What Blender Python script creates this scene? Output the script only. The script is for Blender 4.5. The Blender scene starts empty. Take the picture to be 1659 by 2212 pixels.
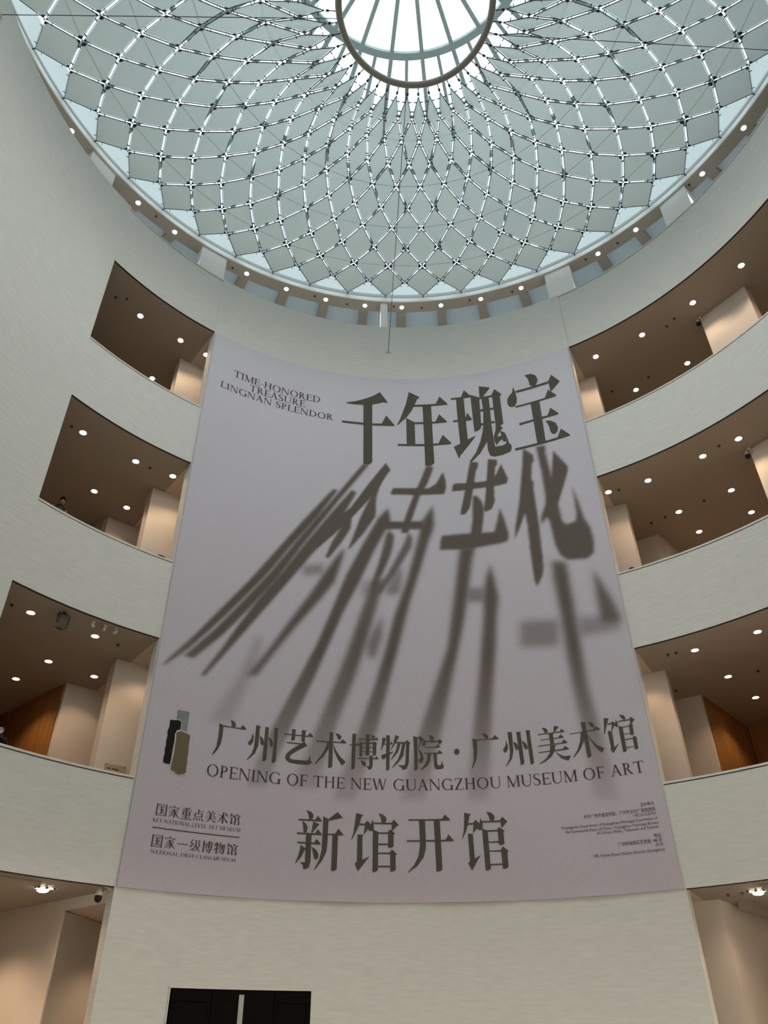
import bpy, bmesh, math, random
import numpy as np
from mathutils import Vector, Matrix, geometry

SC = bpy.context.scene
COL = SC.collection
random.seed(7)
PI = math.pi

# ------------------------------------------------------------------ camera
F_PX, W_PX, H_PX = 1663.9, 1659, 2212
CAM = Vector((-1.019, -9.143, 1.6))
ROT = Matrix(((0.99995513, 0.00947280, 0.0), (0.00556084, -0.58700650, -0.80956312), (-0.00766883, 0.80952680, -0.58703284)))
cd = bpy.data.cameras.new('camera')
cd.sensor_fit = 'VERTICAL'; cd.sensor_height = 36.0; cd.lens = F_PX / H_PX * 36.0
cd.clip_start = 0.05; cd.clip_end = 300
cam = bpy.data.objects.new('camera', cd); COL.objects.link(cam)
cam.matrix_world = Matrix.Translation(CAM) @ ROT.to_4x4()
SC.camera = cam

# ------------------------------------------------------------------ sky, exposure
SKY = 2.1
world = bpy.data.worlds.new('overcast_sky'); SC.world = world; world.use_nodes = True
bg = world.node_tree.nodes['Background']
bg.inputs[0].default_value = (0.80, 0.93, 1.0, 1); bg.inputs[1].default_value = SKY
SC.view_settings.view_transform = 'Standard'; SC.view_settings.look = 'None'
SC.view_settings.gamma = 1; SC.view_settings.use_curve_mapping = False
SC.view_settings.exposure = 0.5
cy = SC.cycles
cy.use_denoising = True
cy.max_bounces = 6; cy.diffuse_bounces = 5; cy.glossy_bounces = 2; cy.transmission_bounces = 4; cy.transparent_max_bounces = 6
cy.use_adaptive_sampling = True; cy.adaptive_threshold = 0.04
cy.caustics_reflective = False; cy.caustics_refractive = False
cy.sample_clamp_indirect = 6
# daylight enters only through the roof: a portal over the skylight tells the sampler so
pd = bpy.data.lights.new('skylight_portal', 'AREA'); pd.shape = 'DISK'; pd.size = 26.4
pd.cycles.is_portal = True
po = bpy.data.objects.new('skylight_portal', pd); COL.objects.link(po); po.location = (0, 0, 34.2)

# ------------------------------------------------------------------ materials
def lin(c):
    return tuple(((v/255)/12.92 if v/255 <= 0.04045 else ((v/255+0.055)/1.055)**2.4) for v in c)
MATS = {}
def mat(name, col, rough=0.7, metal=0.0, noise=0.0, nscale=8.0, stretch=(1,1,1), bump=0.0, bdist=0.01, emit=None, estr=0.0, spec=0.3):
    if name in MATS: return MATS[name]
    m = bpy.data.materials.new(name); m.use_nodes = True; nt = m.node_tree; N = nt.nodes; L = nt.links
    b = N['Principled BSDF']; b.inputs['Base Color'].default_value = (*col, 1)
    b.inputs['Roughness'].default_value = rough; b.inputs['Metallic'].default_value = metal
    b.inputs['Specular IOR Level'].default_value = spec
    if emit: b.inputs['Emission Color'].default_value = (*emit, 1); b.inputs['Emission Strength'].default_value = estr
    if noise or bump:
        tc = N.new('ShaderNodeTexCoord'); mp = N.new('ShaderNodeMapping'); mp.inputs['Scale'].default_value = stretch
        nz = N.new('ShaderNodeTexNoise'); nz.inputs['Scale'].default_value = nscale; nz.inputs['Detail'].default_value = 5
        L.new(tc.outputs['Object'], mp.inputs[0]); L.new(mp.outputs[0], nz.inputs[0])
        if noise:
            r = N.new('ShaderNodeValToRGB'); r.color_ramp.elements[0].position = 0.3; r.color_ramp.elements[1].position = 0.7
            r.color_ramp.elements[0].color = (*[c*(1-noise) for c in col], 1); r.color_ramp.elements[1].color = (*[min(1, c*(1+noise)) for c in col], 1)
            L.new(nz.outputs[0], r.inputs[0]); L.new(r.outputs[0], b.inputs['Base Color'])
        if bump:
            bp = N.new('ShaderNodeBump'); bp.inputs['Strength'].default_value = bump; bp.inputs['Distance'].default_value = bdist
            L.new(nz.outputs[0], bp.inputs['Height']); L.new(bp.outputs[0], b.inputs['Normal'])
    MATS[name] = m; return m
WALL = mat('trowelled_plaster', (0.70, 0.715, 0.695), 0.75, noise=0.045, nscale=3.0, stretch=(1, 1, 5), bump=0.25, bdist=0.02)
CREAM = mat('cream_paint', (0.72, 0.66, 0.60), 0.7, noise=0.02, nscale=2)
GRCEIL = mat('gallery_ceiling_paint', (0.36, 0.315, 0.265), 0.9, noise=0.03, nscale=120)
SLOTCEIL = mat('pale_lit_ceiling', (0.62, 0.53, 0.45), 0.9)  # ceiling colour lightened to stand for the lamp wash behind the banner wall
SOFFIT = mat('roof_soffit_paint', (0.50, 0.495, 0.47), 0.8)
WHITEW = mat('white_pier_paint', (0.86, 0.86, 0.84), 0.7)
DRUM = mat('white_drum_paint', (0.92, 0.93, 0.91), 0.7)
FLOORM = mat('pale_stone_floor', (0.60, 0.57, 0.52), 0.35, noise=0.06, nscale=1.2)
GFLOOR = mat('gallery_floor', (0.40, 0.33, 0.26), 0.5, noise=0.08, nscale=3)
WOOD = mat('honey_wood_veneer', (0.36, 0.165, 0.045), 0.45, noise=0.18, nscale=2.2, stretch=(3, 3, 0.35), bump=0.05)
DARK = mat('black_metal', (0.012, 0.012, 0.013), 0.45)
DOORM = mat('black_door', (0.006, 0.005, 0.004), 0.7, noise=0.1, spec=0.05)
DOORL = mat('black_door_groove', (0.001, 0.001, 0.001), 0.9, spec=0.0)
PULL = mat('pale_glass_strip', (0.42, 0.45, 0.40), 0.3)
FRAMEM = mat('dark_panel_frame', (0.035, 0.038, 0.045), 0.5)
CABLEM = mat('steel_cable', (0.30, 0.33, 0.36), 0.4, metal=0.3)
RINGM = mat('bronze_grey_tube', (0.22, 0.215, 0.19), 0.45)
STEEL = mat('pale_roof_steel', (0.42, 0.46, 0.45), 0.6)
COPING = mat('white_coping', (0.78, 0.74, 0.68), 0.4)
GAPM = mat('shadow_gap', (0.10, 0.10, 0.09), 0.8)
EDGESHADE = mat('dark_edge_shade', (0.03, 0.025, 0.02), 0.7)
INK = mat('dark_olive_print', (0.095, 0.086, 0.066), 0.8)
INK2 = mat('dark_plum_print', (0.085, 0.060, 0.060), 0.8)
WHITEP = mat('white_plastic', (0.7, 0.68, 0.64), 0.4)
LENS = mat('lamp_lens', (1, 1, 1), 0.5, emit=(1.0, 0.93, 0.82), estr=14)
LENSC = mat('soffit_lamp_lens', (1, 1, 1), 0.5, emit=(1.0, 0.97, 0.92), estr=14)

def fabric():
    m = bpy.data.materials.new('translucent_membrane'); m.use_nodes = True; nt = m.node_tree; N = nt.nodes; L = nt.links
    N.remove(N['Principled BSDF']); o = N['Material Output']
    d = N.new('ShaderNodeBsdfDiffuse'); t = N.new('ShaderNodeBsdfTranslucent'); mx = N.new('ShaderNodeMixShader')
    d.inputs[0].default_value = (0.62, 0.66, 0.62, 1); t.inputs[0].default_value = (0.30, 0.32, 0.30, 1)
    tc = N.new('ShaderNodeTexCoord'); nz = N.new('ShaderNodeTexNoise'); nz.inputs['Scale'].default_value = 1.3
    r = N.new('ShaderNodeValToRGB'); r.color_ramp.elements[0].color = (0.41, 0.432, 0.40, 1); r.color_ramp.elements[1].color = (0.45, 0.475, 0.44, 1)
    L.new(tc.outputs['Object'], nz.inputs[0]); L.new(nz.outputs[0], r.inputs[0]); L.new(r.outputs[0], t.inputs[0])
    mx.inputs[0].default_value = 0.5
    L.new(d.outputs[0], mx.inputs[1]); L.new(t.outputs[0], mx.inputs[2]); L.new(mx.outputs[0], o.inputs[0]); return m
FABRIC = fabric()
SHADELINE = mat('membrane_shade_line', (0.50, 0.53, 0.51), 0.8)  # grey for the faint shade lines across the membrane
def glass():
    m = bpy.data.materials.new('frosted_roof_glass'); m.use_nodes = True; nt = m.node_tree; N = nt.nodes; L = nt.links
    N.remove(N['Principled BSDF']); o = N['Material Output']
    d = N.new('ShaderNodeBsdfTransparent'); t = N.new('ShaderNodeBsdfTranslucent'); g = N.new('ShaderNodeBsdfGlossy')
    d.inputs[0].default_value = (0.90, 0.97, 0.99, 1); t.inputs[0].default_value = (0.9, 0.95, 0.97, 1); g.inputs['Roughness'].default_value = 0.1
    mx = N.new('ShaderNodeMixShader'); mx.inputs[0].default_value = 0.3
    m2 = N.new('ShaderNodeMixShader'); m2.inputs[0].default_value = 0.04
    L.new(d.outputs[0], mx.inputs[1]); L.new(t.outputs[0], mx.inputs[2]); L.new(mx.outputs[0], m2.inputs[1]); L.new(g.outputs[0], m2.inputs[2]); L.new(m2.outputs[0], o.inputs[0]); return m
GLASS = glass()
def tinted():
    m = bpy.data.materials.new('dark_frosted_roof_panel'); m.use_nodes = True; nt = m.node_tree; N = nt.nodes; L = nt.links
    N.remove(N['Principled BSDF']); o = N['Material Output']
    d = N.new('ShaderNodeBsdfDiffuse'); t = N.new('ShaderNodeBsdfTranslucent'); mx = N.new('ShaderNodeMixShader'); mx.inputs[0].default_value = 0.3
    d.inputs[0].default_value = (0.45, 0.52, 0.56, 1); t.inputs[0].default_value = (0.215, 0.25, 0.262, 1)
    L.new(d.outputs[0], mx.inputs[1]); L.new(t.outputs[0], mx.inputs[2]); L.new(mx.outputs[0], o.inputs[0]); return m
BLUEPANEL = tinted()
def bannermat():
    m = bpy.data.materials.new('printed_banner_cloth'); m.use_nodes = True; nt = m.node_tree; N = nt.nodes; L = nt.links
    b = N['Principled BSDF']; b.inputs['Roughness'].default_value = 0.85; b.inputs['Specular IOR Level'].default_value = 0.15
    a = N.new('ShaderNodeVertexColor'); a.layer_name = 'print'
    tc = N.new('ShaderNodeTexCoord'); nz = N.new('ShaderNodeTexNoise'); nz.inputs['Scale'].default_value = 55; nz.inputs['Detail'].default_value = 2
    r = N.new('ShaderNodeValToRGB'); r.color_ramp.elements[0].position = .25; r.color_ramp.elements[1].position = .75
    r.color_ramp.elements[0].color = (0.86, 0.86, 0.86, 1); r.color_ramp.elements[1].color = (1.1, 1.1, 1.1, 1)
    mx = N.new('ShaderNodeMix'); mx.data_type = 'RGBA'; mx.blend_type = 'MULTIPLY'; mx.inputs[0].default_value = 1
    L.new(tc.outputs['Object'], nz.inputs[0]); L.new(nz.outputs[0], r.inputs[0])
    L.new(a.outputs[0], mx.inputs[6]); L.new(r.outputs[0], mx.inputs[7]); L.new(mx.outputs[2], b.inputs['Base Color']); return m
BANNER = bannermat()

# ------------------------------------------------------------------ helpers
def tag(o, label=None, cat=None, group=None, kind=None):
    if label: o['label'] = label
    if cat: o['category'] = cat
    if group: o['group'] = group
    if kind: o['kind'] = kind
    return o
def P(r, az, z):
    a = math.radians(az); return (r*math.sin(a), r*math.cos(a), z)
def project(p):
    c = ROT.transposed() @ (Vector(p) - CAM)
    if c.z > -0.1: return None
    return (W_PX/2 + F_PX*c.x/-c.z, H_PX/2 - F_PX*c.y/-c.z)
def inframe(p, m=60):
    q = project(p); return q is not None and -m < q[0] < W_PX+m and -m < q[1] < H_PX+m
def mesh(name, V, F, mats, parent=None, smooth=None, mi=None, loc=None):
    me = bpy.data.meshes.new(name); me.from_pydata([tuple(v) for v in V], [], F)
    for m in (mats if isinstance(mats, (list, tuple)) else [mats]): me.materials.append(m)
    if smooth is not None: me.polygons.foreach_set('use_smooth', [bool(smooth)]*len(F) if isinstance(smooth, bool) else smooth)
    if mi is not None: me.polygons.foreach_set('material_index', mi)
    me.update(); return link(name, me, parent, loc)
def link(name, me, parent=None, loc=None):
    o = bpy.data.objects.new(name, me); COL.objects.link(o)
    if parent: o.parent = parent
    if loc: o.location = loc
    return o
def empty(name, loc=(0, 0, 0), label=None, cat=None, group=None, rz=0, kind=None):
    o = bpy.data.objects.new(name, None); COL.objects.link(o); o.location = loc; o.rotation_euler = (0, 0, rz); o.empty_display_size = 0.1
    return tag(o, label, cat, group, kind)
def st(o, kind='structure'):
    o['kind'] = kind; return o
class MB:
    def __init__(s): s.V = []; s.F = []; s.S = []; s.M = []
    def add(s, V, F, smooth=False, m=0):
        b = len(s.V); s.V += [tuple(v) for v in V]; s.F += [tuple(b+i for i in f) for f in F]; s.S += [smooth]*len(F); s.M += [m]*len(F)
    def box(s, x0, x1, y0, y1, z0, z1, m=0, T=None):
        V = [(x, y, z) for z in (z0, z1) for y in (y0, y1) for x in (x0, x1)]
        if T is not None: V = [T @ Vector(v) for v in V]
        s.add(V, [(0,2,3,1), (4,5,7,6), (0,1,5,4), (2,6,7,3), (0,4,6,2), (1,3,7,5)], m=m)
    def tube(s, pts, r, n=6, closed=False, m=0, cap=True):
        pts = [Vector(p) for p in pts]; k = len(pts); V = []; rr = r if isinstance(r, (list, tuple)) else [r]*k
        for i, p in enumerate(pts):
            a = pts[(i-1) % k] if (closed or i > 0) else p; b = pts[(i+1) % k] if (closed or i < k-1) else p
            d = (b-a).normalized(); u = d.cross(Vector((0, 0, 1)))
            if u.length < 1e-3: u = Vector((1, 0, 0))
            u.normalize(); w = d.cross(u)
            V += [p + rr[i]*(math.cos(2*PI*j/n)*u + math.sin(2*PI*j/n)*w) for j in range(n)]
        F = [(i*n+j, i*n+(j+1) % n, ((i+1) % k)*n+(j+1) % n, ((i+1) % k)*n+j) for i in range(k if closed else k-1) for j in range(n)]
        s.add(V, F, True, m)
        if not closed and cap: s.add([V[j] for j in range(n)], [tuple(reversed(range(n)))], m=m); s.add([V[(k-1)*n+j] for j in range(n)], [tuple(range(n))], m=m)
    def lathe(s, prof, n=16, m=0, T=None, smooth=True):
        V = [(r*math.cos(2*PI*j/n), r*math.sin(2*PI*j/n), z) for r, z in prof for j in range(n)]
        if T is not None: V = [T @ Vector(v) for v in V]
        k = len(prof); s.add(V, [(i*n+j, i*n+(j+1) % n, (i+1)*n+(j+1) % n, (i+1)*n+j) for i in range(k-1) for j in range(n)], smooth, m)
    def ball(s, c, rx, ry, rz, n=12, m=0, T=None):
        prof = [(math.sin(PI*i/8), -math.cos(PI*i/8)) for i in range(9)]
        V = [(c[0]+rx*r*math.cos(2*PI*j/n), c[1]+ry*r*math.sin(2*PI*j/n), c[2]+rz*z) for r, z in prof for j in range(n)]
        if T is not None: V = [T @ Vector(v) for v in V]
        s.add(V, [(i*n+j, i*n+(j+1) % n, (i+1)*n+(j+1) % n, (i+1)*n+j) for i in range(8) for j in range(n)], True, m)
    def arc(s, r0, r1, a0, a1, z0, z1, m=0, step=1.0):
        n = max(1, int(math.ceil(abs(a1-a0)/step))); A = [a0+(a1-a0)*i/n for i in range(n+1)]
        full = abs(a1-a0) > 359.9
        for (ra, za, rb, zb) in ((r0, z0, r0, z1), (r0, z1, r1, z1), (r1, z1, r1, z0), (r1, z0, r0, z0)):
            V = []
            for a in A: V += [P(ra, a, za), P(rb, a, zb)]
            s.add(V, [(2*i, 2*i+2, 2*i+3, 2*i+1) for i in range(n)], True, m)
        if not full:
            for a, fl in ((a0, 0), (a1, 1)):
                q = [P(r0, a, z0), P(r1, a, z0), P(r1, a, z1), P(r0, a, z1)]; s.add(q, [(0, 1, 2, 3) if fl else (3, 2, 1, 0)], m=m)
    def build(s, name, mats, parent=None, loc=None):
        return mesh(name, s.V, s.F, mats, parent, s.S, s.M, loc)
def arcblock(name, r0, r1, a0, a1, z0, z1, m, parent=None, step=1.0):
    b = MB(); b.arc(r0, r1, a0, a1, z0, z1, step=step); return b.build(name, m, parent)
def frame_at(r, az, z):          # local x = along the wall (towards +az), y = outward, z = up
    a = math.radians(az)
    return Matrix.Translation(P(r, az, z)) @ Matrix(((math.cos(a), math.sin(a), 0, 0), (-math.sin(a), math.cos(a), 0, 0), (0, 0, 1, 0), (0, 0, 0, 1)))

# ---- banner artwork outlines, in millimetres along the curved banner and above the floor
GLYPHS = [
('qian', ['-2341,20818 -2025,20928 -1712,21083 -1398,21267 -1129,21494 -978,21233 -854,21008 -876,20970 -1006,21004 -1189,20928 -1408,20853 -1723,20799 -2022,20775 -2335,20784','-1723,20831 -1408,20870 -1404,18200 -1431,18159 -1541,18060 -1706,18099','-2476,19929 -1716,19943 -1715,19847 -2458,19837','-1407,19945 -1069,19969 -912,20367 -618,19919 -642,19877 -1407,19856']),
('nian', ['-78,21545 295,21281 274,21220 222,21211 113,20901 71,20806 -13,20602 -201,20287 -529,19909 -534,19936 -421,20215 -311,20566 -198,20958 -124,21319','118,20901 866,20906 1019,21258 1292,20860 1264,20820 693,20813 71,20806','395,20809 701,20812 695,18957 699,18173 567,18061 387,18088 392,18974 392,20033','-207,20270 87,20060 80,19049 -214,19051','87,20060 821,20054 965,20391 1227,20014 1199,19976 705,19966 84,19967','-529,19056 878,19035 1043,19416 1320,19014 1285,18966 700,18953 391,18951 -521,18971']),
('gui', ['1410,21126 1788,21121 1913,21450 2120,21142 2125,21050 1873,21052 1422,21037','1602,21035 1873,21052 1888,19084 1844,18864 1618,18898 1601,19982','1428,20038 1862,20032 1954,20332 2100,19994 2068,19952 1869,19956 1435,19958','1390,18830 1620,18943 1865,19080 2163,19219 2090,19088 1585,18409 1543,18275','2457,21529 2843,21372 2801,21304 2557,20979 2439,20999','2128,21174 2428,20976 2394,19645 2368,19514 2259,19420 2137,19401 2128,20371','2428,20976 2863,20984 2992,21248 3227,20922 3164,20851 2898,20884 2406,20891','2500,20943 2760,20912 2757,20073 2742,19644 2754,19141 2531,18888 2265,18419 1959,18105 1874,18100 2128,18481 2307,18933 2411,19331 2466,19637 2520,20288','2352,20398 2882,20377 2874,20290 2358,20292','2401,19740 2868,19750 2865,19653 2393,19637','2884,20896 3151,20875 3152,19559 3076,19502 2886,19570 2880,20201','2523,19117 2754,19141 2766,18892 2778,18594 3044,18590 3157,18646 3226,18901 3252,18633 3318,18556 3326,18417 3260,18270 3004,18188 2722,18172 2582,18239 2530,18478','2892,19638 3140,19562 3029,19464 3116,19372 2991,19217 2887,19022 3030,19024 3044,18881 2936,18795 2828,18642 2783,18832 2774,19041 2856,19308','3018,19256 3155,19136 3208,18951 3190,18769 3119,18720 3063,18783 3032,18903 3030,19024 3012,19200']),
('bao', ['4113,21558 4336,21544 4486,21414 4541,21203 4512,21071 4429,20932 4322,20943 4236,21018 4232,21185 4196,21387','3658,21156 3704,20885 3731,20590 3697,20360 3617,20226 3522,20216 3431,20265 3379,20421 3393,20619 3484,20773 3601,20899','3718,20929 4889,20939 5029,21192 5276,20766 5220,20712 4922,20426 4894,20499 4899,20840 3736,20824','3635,20221 4676,20233 4825,20557 5075,20194 5039,20147 4474,20148 3643,20138','4166,20148 4474,20148 4453,18302 4172,18345','3685,19414 4179,19425 4183,19339 3691,19312','4454,19431 4660,19420 4798,19718 5037,19364 5000,19326 4464,19335','4564,19221 4732,19155 4881,18990 4928,18784 4884,18616 4788,18536 4709,18574 4662,18685 4645,18933','3426,18357 4854,18364 5012,18683 5271,18311 5233,18276 3433,18260']),
('guang', ['-5433,8711 -5318,8668 -5312,8421 -5335,8191 -5406,8024 -5514,7892 -5526,7899 -5439,8108 -5421,8335 -5419,8541','-5334,8670 -4879,8667 -4818,8756 -4714,8650 -4727,8639 -5133,8644 -5323,8634','-5155,8834 -5059,8819 -5000,8747 -5010,8687 -5053,8657 -5096,8685 -5111,8753']),
('zhou', ['-4544,8585 -4512,8492 -4512,8377 -4551,8292 -4594,8261 -4636,8292 -4641,8341 -4575,8426','-4475,8801 -4346,8785 -4358,8760 -4375,8744 -4371,8280 -4448,8066 -4626,7887 -4634,7899 -4519,8080 -4481,8221 -4474,8544','-4365,8546 -4278,8488 -4227,8390 -4244,8314 -4285,8300 -4320,8333 -4339,8445','-4233,8791 -4114,8773 -4140,8746 -4142,7989 -4156,7932 -4205,7910 -4240,7915 -4233,8505','-4137,8536 -4044,8482 -3989,8384 -4006,8306 -4040,8293 -4073,8328 -4098,8429','-3993,8798 -3867,8780 -3895,8753 -3897,7971 -3912,7924 -3962,7894 -3997,7897 -3977,8374']),
('yi', ['-3734,8677 -3104,8679 -3037,8764 -2954,8664 -2973,8658 -3161,8650 -3728,8654','-3526,8818 -3407,8804 -3434,8780 -3438,8536 -3483,8515 -3530,8511','-3265,8819 -3141,8804 -3168,8783 -3174,8526 -3225,8512 -3267,8518','-3656,8460 -3257,8462 -3192,8520 -3102,8415 -3136,8394 -3329,8279 -3485,8172 -3549,8085 -3535,8041 -3453,8026 -3105,8027 -3049,8061 -3016,8202 -2999,8042 -2965,8011 -2986,7959 -3077,7927 -3331,7923 -3539,7939 -3636,7997 -3660,8075 -3624,8170 -3493,8298 -3302,8432 -3649,8437']),
('shu', ['-2870,8576 -2237,8579 -2168,8657 -2075,8565 -2099,8549 -2864,8548','-2529,8827 -2405,8814 -2432,8788 -2433,7933 -2474,7899 -2538,7885','-2579,8563 -2525,8567 -2537,8389 -2670,8170 -2881,7953 -2889,7966 -2718,8213 -2620,8407','-2429,8538 -2348,8355 -2226,8187 -2079,8063 -2179,7966 -2295,8125 -2394,8329','-2373,8797 -2278,8787 -2212,8724 -2215,8671 -2257,8640 -2298,8654 -2323,8724']),
('bo', ['-1921,8823 -1801,8810 -1825,8784 -1845,7914 -1887,7885 -1935,7887','-2015,8526 -1821,8536 -1779,8585 -1722,8521 -1736,8511 -2010,8512','-1764,8691 -1313,8704 -1282,8753 -1220,8683 -1239,8673 -1761,8672','-1558,8825 -1439,8816 -1463,8788 -1475,8276 -1513,8256 -1560,8261','-1420,8807 -1344,8792 -1315,8752 -1330,8718 -1368,8707 -1396,8730','-1723,8626 -1652,8600 -1658,8246 -1688,8230 -1728,8229','-1652,8596 -1372,8599 -1337,8641 -1259,8579 -1282,8562 -1292,8282 -1320,8269 -1377,8261 -1377,8573 -1651,8565','-1651,8472 -1377,8478 -1377,8459 -1650,8453','-1650,8363 -1377,8369 -1377,8350 -1649,8345','-1788,8184 -1313,8197 -1278,8250 -1227,8176 -1241,8167 -1786,8166','-1466,8258 -1372,8251 -1386,7977 -1413,7907 -1492,7891 -1502,7950 -1593,7984 -1465,7984','-1692,8133 -1605,8108 -1558,8052 -1567,7994 -1604,7983 -1646,8002']),
('wu', ['-1123,8749 -1020,8729 -1064,8596 -1155,8394 -1160,8404 -1131,8595','-1069,8584 -922,8583 -886,8653 -847,8577 -861,8565 -1074,8558','-1015,8819 -920,8804 -944,7919 -982,7886 -1028,7883','-1161,8274 -831,8382 -840,8363 -1119,8156 -1128,8193','-777,8819 -663,8784 -694,8759 -756,8626 -901,8414 -910,8428 -828,8601','-756,8638 -519,8634 -465,8692 -373,8601 -407,8577 -434,8086 -489,7947 -606,7895 -619,7957 -724,8033 -557,8016 -523,8085 -491,8600 -756,8602','-714,8603 -638,8592 -713,8365 -900,8156 -904,8170 -784,8364','-595,8604 -515,8593 -574,8272 -719,8084 -870,7952 -874,7966 -717,8177 -643,8366']),
('yuan', ['-301,8798 -160,8754 -189,8726 -206,7935 -247,7896 -293,7896 -287,8462','-195,8755 -111,8798 -31,8713 -68,8677 -169,8474 -80,8343 -43,8202 -77,8097 -148,8072 -162,8132 -203,8174 -137,8179 -125,8273 -179,8467 -128,8653 -137,8730 -196,8730','116,8830 210,8789 247,8733 229,8685 193,8674 158,8698','15,8671 363,8666 398,8713 470,8632 364,8555 356,8635 14,8642','-30,8725 4,8700 28,8580 -7,8528 -49,8533 -71,8581 -33,8652','-8,8499 291,8504 335,8575 401,8493 387,8483 -4,8485','-37,8347 333,8347 379,8419 459,8330 444,8316 -33,8328','60,8328 154,8322 117,8130 23,7992 -119,7900 -128,7914 -21,8038 42,8154','219,8321 306,8319 301,8080 321,8015 384,8009 409,8043 439,8143 448,8031 478,7995 456,7934 344,7913 252,7924 223,7989']),
('dian_mid', ['838,8444 885,8421 904,8357 882,8298 827,8275 777,8297 760,8362 787,8420']),
('guang2', ['1261,8698 1383,8656 1362,8301 1331,8139 1197,7891 1191,7905 1254,8096 1273,8353','1379,8661 1745,8658 1743,8642 1377,8637','1514,8817 1618,8799 1683,8730 1673,8675 1635,8661 1587,8704']),
('guang2', ['1745,8666 1787,8666 1858,8753 1959,8649 1937,8634 1742,8631']),
('zhou2', ['2132,8587 2171,8451 2160,8346 2108,8270 2056,8274 2041,8328 2059,8380 2114,8455','2196,8803 2326,8792 2307,8761 2302,8308 2246,8103 2073,7898 2067,7909 2182,8108 2214,8315','2311,8546 2404,8485 2440,8389 2417,8315 2372,8308 2352,8370','2424,8789 2554,8777 2532,8747 2547,7962 2510,7927 2450,7916','2536,8548 2637,8478 2683,8381 2660,8309 2617,8302 2585,8363','2676,8809 2800,8796 2776,8766 2792,7954 2757,7916 2700,7906']),
('mei', ['3098,8832 3199,8807 3247,8734 3222,8684 3170,8681 3143,8733','3413,8846 3539,8809 3515,8790 3411,8680 3386,8683','2968,8671 3551,8679 3587,8749 3674,8668 3657,8655 2971,8650','3027,8521 3487,8533 3556,8604 3627,8521 3605,8508 3030,8505','3254,8667 3363,8667 3362,8376 3258,8369','2944,8371 3556,8387 3614,8464 3703,8375 3681,8362 2949,8350','2931,8205 3564,8225 3620,8296 3720,8211 3697,8193 2933,8184','3255,8344 3391,8344 3359,8220 3256,8063 3088,7952 2929,7900 2925,7911 3096,8015 3215,8145','3354,8220 3417,8123 3557,8035 3734,8029 3661,7910 3499,7985 3392,8126']),
('shu2', ['3792,8589 4390,8610 4461,8694 4573,8603 4550,8591 3794,8573','4111,8854 4242,8834 4224,8816 4241,7970 4209,7929 4141,7922','4074,8588 4151,8588 4108,8348 3977,8132 3796,7971 3793,7986 3932,8164 4029,8384','4227,8553 4295,8373 4420,8213 4592,8098 4509,7999 4385,8154 4270,8377','4272,8830 4391,8801 4441,8732 4418,8682 4371,8682 4339,8721']),
('guan', ['4701,8868 4833,8834 4809,8812 4714,8596 4651,8439 4642,8446 4674,8655','4772,8707 4861,8708 4899,8749 4971,8684 4851,8508 4839,8528 4881,8673 4767,8679','4738,8514 4846,8509 4837,8087 4967,8180 4953,8160 4787,7948 4725,8058 4755,8087','4995,8772 5028,8674 5014,8598 4965,8580 4945,8636','5097,8883 5195,8860 5238,8794 5224,8744 5178,8742 5143,8785','5030,8726 5336,8733 5368,8785 5452,8696 5347,8596 5326,8620 5337,8702 5033,8699','5026,8606 5126,8563 5120,7966 5096,7945 5025,7936','5127,8568 5291,8569 5326,8620 5396,8566 5376,8539 5366,8335 5331,8325 5281,8324 5282,8545 5130,8541','5120,8383 5284,8380 5286,8364 5122,8367','5124,8249 5316,8246 5359,8300 5433,8236 5412,8219 5403,7974 5370,7960 5321,7958 5318,8221 5125,8228','5127,8040 5332,8041 5334,8026 5125,8020']),
('xin', ['-3045,6814 -2926,6785 -2864,6719 -2861,6651 -2890,6603 -2962,6602 -2996,6737','-3223,6597 -2808,6601 -2749,6697 -2645,6582 -2662,6564 -3217,6563','-3134,6555 -3034,6496 -2990,6414 -3009,6304 -3053,6283 -3090,6308 -3102,6425','-2857,6557 -2696,6495 -2722,6476 -2875,6290 -2898,6285','-3247,6282 -2803,6284 -2736,6386 -2629,6262 -2646,6244 -3242,6246','-3228,6071 -2820,6067 -2760,6159 -2652,6051 -2669,6031 -3222,6036','-3021,6254 -2885,6253 -2883,5631 -2916,5517 -2992,5470 -3049,5464 -3067,5558 -3140,5619 -3017,5617 -3019,5981','-3144,5999 -3017,5932 -3040,5882 -3103,5749 -3242,5579 -3251,5588 -3191,5745 -3155,5892','-2869,5975 -2760,5912 -2699,5825 -2699,5735 -2741,5693 -2794,5702 -2820,5779','-2613,6690 -2480,6628 -2489,6072 -2511,5873 -2609,5675 -2774,5463 -2789,5472 -2679,5688 -2627,5901 -2617,6232','-2475,6637 -2257,6808 -2112,6665 -2177,6666 -2321,6627 -2492,6590','-2481,6289 -2308,6300 -2228,6414 -2095,6274 -2117,6263 -2485,6258','-2373,6257 -2235,6262 -2244,5511 -2278,5470 -2380,5452']),
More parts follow.
